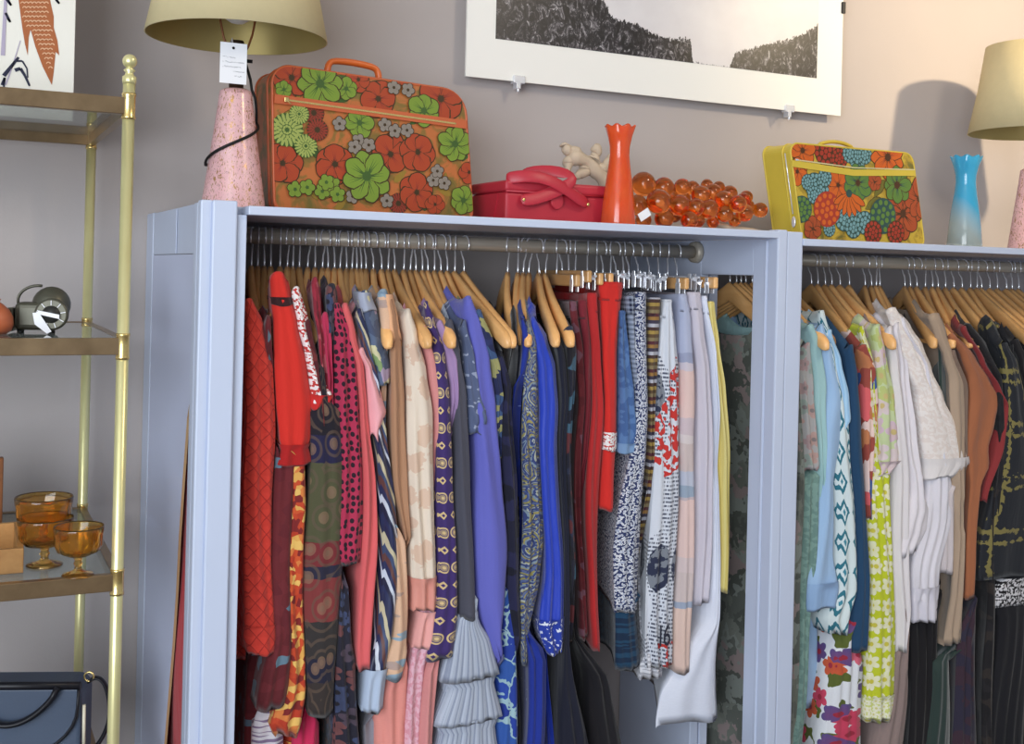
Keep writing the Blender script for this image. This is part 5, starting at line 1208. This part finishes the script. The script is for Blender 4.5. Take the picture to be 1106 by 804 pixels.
q0 = at(709, 699, YR-.1605); q1 = at(709, 676, YR-.1605)
fc = bpy.data.curves.new('printed_lettering', 'FONT'); fc.body = '16'; fc.size = (q1.z-q0.z)/.70; fc.extrude = .0003; fc.space_character = .8
fc.materials.append(plain('print_black', (44, 46, 60), .8))
tmp = bpy.data.objects.new('tmp', fc); C.objects.link(tmp); bpy.context.view_layer.update()
lm = bpy.data.meshes.new_from_object(tmp.evaluated_get(bpy.context.evaluated_depsgraph_get())); bpy.data.objects.remove(tmp)
fo_ = bpy.data.objects.new('printed_lettering', lm); C.objects.link(fo_); fo_.parent = NEWS; fo_.location = q0-NEWS.location; fo_.rotation_euler = (PI/2, 0, 0); fo_.scale = (.62, 1, 1)
# ------------------------------------------------------------------ everything on the second rail
def R(*a, **k): return garment(*a, rail=2, **k)
R('dress', 'dress', 'mottled grey green floral dress seen through the end frame window', 'mottled grey green dress', 789, [(368, 862, 866), (500, 862, 868), (830, 855, 866)], c_print([(112, 116, 108), (92, 96, 90), (138, 124, 122), (80, 84, 78), (126, 132, 126), (104, 108, 100)], 34, .1), neck=.11, hw=.2)
R('blouse', 'blouse', 'grey blouse with a faded rose floral short sleeve', 'faded rose floral blouse', 796, [(372, 869, 878), (420, 869, 884), (470, 869, 888), (504, 870, 889), (512, 873, 886)], c_floral((168, 166, 166), [(196, 160, 150), (150, 170, 160), (180, 150, 150)], (130, 120, 120), 30, .4), sl=510, body=[(372, 867, 870), (600, 866, 868)])
R('dress', 'dress', 'long sage green dress against the wardrobe post', 'sage green dress', 801, [(390, 878, 880), (505, 888, 890), (520, 868, 887), (600, 866, 886), (700, 863, 878), (830, 858, 872)], c_tweed((106, 136, 130), (122, 152, 144), 80, .5), hw=.195)
R('shirt', 'shirt', 'pale aqua shirt with a crossed placket', 'pale aqua shirt', 806, [(350, 871, 882), (375, 879, 891), (420, 886, 898), (480, 890, 898), (520, 888, 892), (600, 886, 888)], cl((156, 192, 194)), neck=.08)
R('shirt', 'shirt', 'light blue cotton shirt with a long cuffed sleeve', 'light blue cotton shirt', 813, [(352, 884, 892), (380, 892, 904), (430, 899, 920), (470, 894, 916), (530, 889, 903), (600, 882, 901), (640, 876, 909), (662, 878, 906)], cl((156, 186, 220)), sl=660, body=[(352, 883, 887), (640, 884, 886), (700, 873, 889), (768, 873, 890)], trims=[('cuff', cl((144, 174, 212)), 632, 664, .001)], hemw=.006, A=.006, nfold=1, neck=.09)
R('blouse', 'blouse', 'sky blue seersucker blouse with a short turned up sleeve', 'sky blue seersucker blouse', 821, [(358, 893, 901), (390, 903, 913), (430, 909, 922), (455, 911, 924), (467, 910, 915)], c_stripe([(150, 190, 224), (168, 204, 232)], .008, 0), sl=464, body=[(360, 891, 895), (520, 908, 910)], neck=.1)
R('dress', 'dress', 'white dress with a teal diamond weave and tied sleeve end', 'teal and white dress', 830, [(335, 884, 893), (380, 899, 908), (440, 908, 921), (480, 907, 924), (560, 908, 928), (640, 907, 929), (672, 899, 922), (684, 904, 920)], c_ikat((206, 218, 220), (44, 110, 128), (60, 130, 150)), neck=.06, tip=True)
R('dress', 'dress', 'white summer dress with big pink and orange flowers and olive leaves', 'big pink flowered dress', 839, [(370, 908, 911), (660, 929, 931), (690, 912, 929), (720, 906, 938), (760, 900, 938), (830, 890, 938)], c_floral((214, 216, 222), [(208, 70, 100), (216, 110, 130), (206, 96, 50), (60, 80, 140)], (150, 40, 60), 23, .42, 5, (86, 96, 40)), hw=.195)
R('dress', 'dress', 'dark teal blue dress beside the white ikat one', 'dark teal blue dress', 850, [(372, 916, 924), (410, 921, 931), (460, 924, 936), (540, 928, 939), (640, 927, 941), (700, 925, 941), (708, 925, 940)], cl((32, 66, 98)), neck=.13, A=.003)
R('blouse', 'blouse', 'coral, blue and tan scarf print blouse', 'scarf print blouse', 877, [(372, 928, 940), (400, 938, 950), (440, 940, 953), (500, 941, 949), (560, 941, 945)], c_print([(214, 96, 100), (60, 90, 150), (190, 120, 80), (224, 196, 190), (150, 70, 60)], 34, .03), neck=.14)
R('dress', 'dress', 'chartreuse dress with rows of white daisies and a daisy hem', 'chartreuse daisy dress', 884, [(352, 928, 935), (395, 942, 946), (490, 949, 953), (516, 946, 968), (600, 944, 970), (700, 942, 970), (779, 942, 970)], c_floral((186, 194, 40), [(226, 228, 208), (232, 232, 216)], (196, 186, 70), 26, .4, 6, None, .8, .25, .35), trims=[('daisy_hem', c_floral((200, 206, 120), [(232, 232, 220)], (206, 200, 120), 70, .5, 6, None, .8, .4, .3), 758, 781, .001)], neck=.14)
R('blouse', 'blouse', 'pastel pink and lime floral blouse with a wide short sleeve', 'pastel floral blouse', 892, [(352, 944, 954), (385, 950, 963), (430, 952, 973), (470, 949, 978), (496, 946, 983), (518, 948, 962)], c_floral((192, 204, 158), [(206, 180, 206), (214, 200, 214), (176, 196, 120)], (196, 176, 120), 26, .5), sl=512, body=[(352, 942, 946), (500, 950, 952)], trims=[('sleeve_lining', cl((202, 182, 186)), 500, 518, .0008)], neck=.13)
R('dress', 'dress', 'long taupe slip dress low between the daisies and the black trousers', 'taupe slip dress', 899, [(366, 955, 957), (560, 976, 978), (690, 978, 982), (704, 966, 984), (760, 960, 984), (830, 948, 980)], cl((136, 118, 114)), hw=.195)
R('dress', 'dress', 'white long straight dress with soft pleats', 'white pleated dress', 908, [(352, 958, 966), (390, 966, 976), (450, 970, 983), (520, 973, 988), (600, 970, 989), (660, 969, 988), (704, 970, 979)], cl((218, 212, 214)), neck=.12, A=.007, nfold=2, tip=True)
R('blouse', 'blouse', 'white blouse with its sleeve twisted into a knot', 'white knotted sleeve blouse', 918, [(350, 966, 974), (400, 977, 987), (470, 985, 996), (535, 990, 1004), (552, 985, 1010), (572, 977, 1009), (600, 974, 996), (610, 978, 990)], cl((222, 216, 222)), sl=606, body=[(350, 964, 968), (680, 989, 996), (700, 989, 1000)], A=.012, hemw=.012, neck=.12)
R('blouse', 'blouse', 'cream lace blouse with a wide cuffed short sleeve', 'cream lace blouse', 935, [(334, 958, 972), (352, 964, 987), (375, 974, 1002), (400, 986, 1012), (430, 998, 1026), (470, 1004, 1046), (502, 1008, 1056), (524, 1006, 1030)], c_tweed((226, 214, 208), (234, 226, 222), 120, .5), sl=518, slm=None, body=[(340, 962, 967), (520, 990, 1000), (560, 994, 1004)], trims=[('cuff', cl((220, 214, 214)), 500, 526, .001)], neck=.05, hemw=.009, A=.005)
R('shirt', 'shirt', 'white long sleeved shirt with its cuff below the lace blouse', 'white long sleeved shirt', 942, [(345, 972, 980), (400, 1002, 1006), (480, 1020, 1023), (524, 1010, 1036), (560, 1005, 1036), (620, 992, 1022), (674, 989, 1017)], cl((216, 212, 220)), sl=674, body=[(350, 968, 972), (660, 1015, 1018), (720, 1006, 1018)], neck=.1, trims=[('cuff', cl((210, 206, 216)), 640, 676, .001)])
R('skirt', 'skirt', 'cream skirted blouse hanging low under the white cuffs', 'cream skirted blouse', 947, [(370, 985, 988), (520, 1035, 1037), (535, 1022, 1038), (610, 1022, 1035), (618, 1022, 1034)], cl((196, 186, 188)), hang='wood', hw=.195)
R('trousers', 'trousers', 'black long trousers low beside the taupe slip', 'black long trousers', 951, [(380, 992, 994), (640, 1034, 1036), (660, 985, 1020), (830, 984, 1005)], cl((20, 18, 22)), hw=.19)
R('dress', 'dress', 'beige sleeveless dress on the wide bodied hanger after the gap', 'beige sleeveless dress', 978, [(338, 1003, 1019), (362, 1012, 1026), (385, 1022, 1034), (410, 1028, 1045), (480, 1034, 1048), (560, 1036, 1048), (640, 1032, 1046), (700, 1022, 1044)], cl((168, 146, 126)), neck=.06, ndepth=.02, hang='bar', tip=True)
R('dress', 'dress', 'dark green velvet dress low under the beige one', 'dark green velvet dress', 984, [(372, 1020, 1023), (640, 1047, 1049), (700, 1044, 1046), (715, 1006, 1028), (830, 1000, 1026)], cl((34, 52, 48), .7, .3, .4), hw=.195)
R('dress', 'dress', 'taupe cardigan dress beside the rust blouse', 'taupe cardigan dress', 991, [(378, 1026, 1034), (420, 1040, 1048), (520, 1047, 1050), (700, 1046, 1048)], cl((120, 100, 88)), neck=.13, tip=True)
R('blouse', 'blouse', 'rust brown blouse with a draped batwing sleeve', 'rust draped blouse', 1000, [(360, 1024, 1034), (385, 1040, 1056), (410, 1048, 1072), (432, 1050, 1084), (458, 1049, 1078), (485, 1048, 1072), (505, 1052, 1074), (525, 1054, 1066), (600, 1048, 1060), (650, 1046, 1056)], cl((160, 98, 66)), hang='bar', neck=.15, A=.007, nfold=1)
R('dress', 'dress', 'dark plum iridescent long dress under the rust blouse', 'dark plum dress', 1008, [(380, 1046, 1048), (640, 1057, 1059), (690, 1038, 1058), (830, 1026, 1056)], c_tweed((58, 40, 52), (44, 40, 58), 30, .5), hw=.195)
R('blouse', 'blouse', 'brick red blouse edging out behind the rust sleeve', 'brick red blouse', 1014, [(352, 1038, 1046), (390, 1060, 1068), (420, 1076, 1084), (438, 1085, 1090), (480, 1078, 1086), (540, 1066, 1070)], cl((132, 46, 48)), neck=.12, tip=True)
R('dress', 'dress', 'black dress with a printed shoulder next to the gold plaid', 'black printed shoulder dress', 1022, [(350, 1040, 1052), (375, 1058, 1070), (410, 1078, 1084), (500, 1080, 1086), (830, 1060, 1074)], c_print([(24, 22, 26), (30, 28, 32), (22, 20, 24), (44, 38, 36)], 50, .03), neck=.1, tip=True)
R('jacket', 'jacket', 'black jacket with a rough gold plaid and full sleeve', 'gold plaid jacket', 1031, [(372, 1080, 1092), (392, 1086, 1104), (430, 1088, 1112), (480, 1086, 1120), (540, 1076, 1124), (590, 1064, 1124), (628, 1060, 1122)], c_plaid((28, 31, 38), (124, 114, 66), .115, .009, .34), sl=628, body=[(372, 1078, 1082), (600, 1072, 1076), (660, 1072, 1078)], trims=[], neck=.13, A=.004, nfold=2)
R('dress', 'dress', 'black dress with a white lace hem under the gold plaid jacket', 'black lace hemmed dress', 1040, [(372, 1092, 1096), (600, 1124, 1126), (632, 1080, 1126), (654, 1078, 1126), (660, 1084, 1120), (830, 1066, 1110)], cl((22, 22, 28)), trims=[('lace_hem', c_tweed((24, 22, 26), (206, 204, 208), 160, .5), 626, 656, .002)], hw=.195, neck=.15)
R('blouse', 'blouse', 'plain black sleeveless blouse past the gold plaid jacket', 'plain black sleeveless blouse', 1049, [(366, 1092, 1104), (390, 1104, 1114), (430, 1114, 1122), (560, 1126, 1132)], cl((22, 20, 24)), neck=.14)
for hk, c, lb in ((1056, (30, 30, 36), 'charcoal knit dress'), (1061, (46, 40, 40), 'dark brown dress'), (1070, (26, 26, 30), 'black crepe dress'), (1078, (60, 56, 62), 'smoky grey dress'), (1088, (30, 30, 44), 'ink navy dress'), (1094, (24, 24, 26), 'black jersey dress'), (1101, (70, 62, 58), 'mink brown dress')):
    o = (hk-1056)*1.08
    R('dress', 'dress', lb+' near the end of the visible second rail', lb, hk, [(372, 1106+o, 1112+o), (440, 1122+o, 1127+o), (830, 1112+o, 1119+o)], cl(c), neck=.17, hw=.19)
for o in PROTO: bpy.data.objects.remove(o)

# ------------------------------------------------------------------ light
def area(name, loc, target, size, power, col, spread=180):
    d = bpy.data.lights.new(name, 'AREA'); d.shape = 'RECTANGLE'; d.size, d.size_y = size; d.energy = power; d.color = col; d.spread = math.radians(spread)
    o = bpy.data.objects.new(name, d); C.objects.link(o); o.location = loc
    o.rotation_euler = (Vector(target)-Vector(loc)).to_track_quat('-Z', 'Y').to_euler(); return o
area('shop_window_daylight', (-1.75, -1.3, 1.85), (.9, 1.95, 1.62), (2.4, 1.9), 116, (.86, .93, 1.0))
d = bpy.data.lights.new('ceiling_spot', 'SPOT'); d.energy = 85; d.color = (1.0, .80, .52); d.spot_size = math.radians(100); d.spot_blend = 1.0; d.shadow_soft_size = .035
o = bpy.data.objects.new('ceiling_spot', d); C.objects.link(o); o.location = (2.5, .95, 2.56); o.rotation_euler = (Vector((2.6, 2.2, 2.42))-Vector((2.5, .95, 2.56))).to_track_quat('-Z', 'Y').to_euler()
d = bpy.data.lights.new('ceiling_lamp', 'POINT'); d.energy = 26; d.color = (1.0, .86, .68); d.shadow_soft_size = .15
o = bpy.data.objects.new('ceiling_lamp', d); C.objects.link(o); o.location = (1.7, .3, 2.8)
w = bpy.data.worlds.new('World'); bpy.context.scene.world = w; w.use_nodes = True
w.node_tree.nodes['Background'].inputs[0].default_value = (.72, .79, .9, 1); w.node_tree.nodes['Background'].inputs[1].default_value = .42
vs = bpy.context.scene.view_settings; vs.view_transform = 'Standard'; vs.look = 'None'; vs.exposure = .22; vs.gamma = 1; vs.use_curve_mapping = False
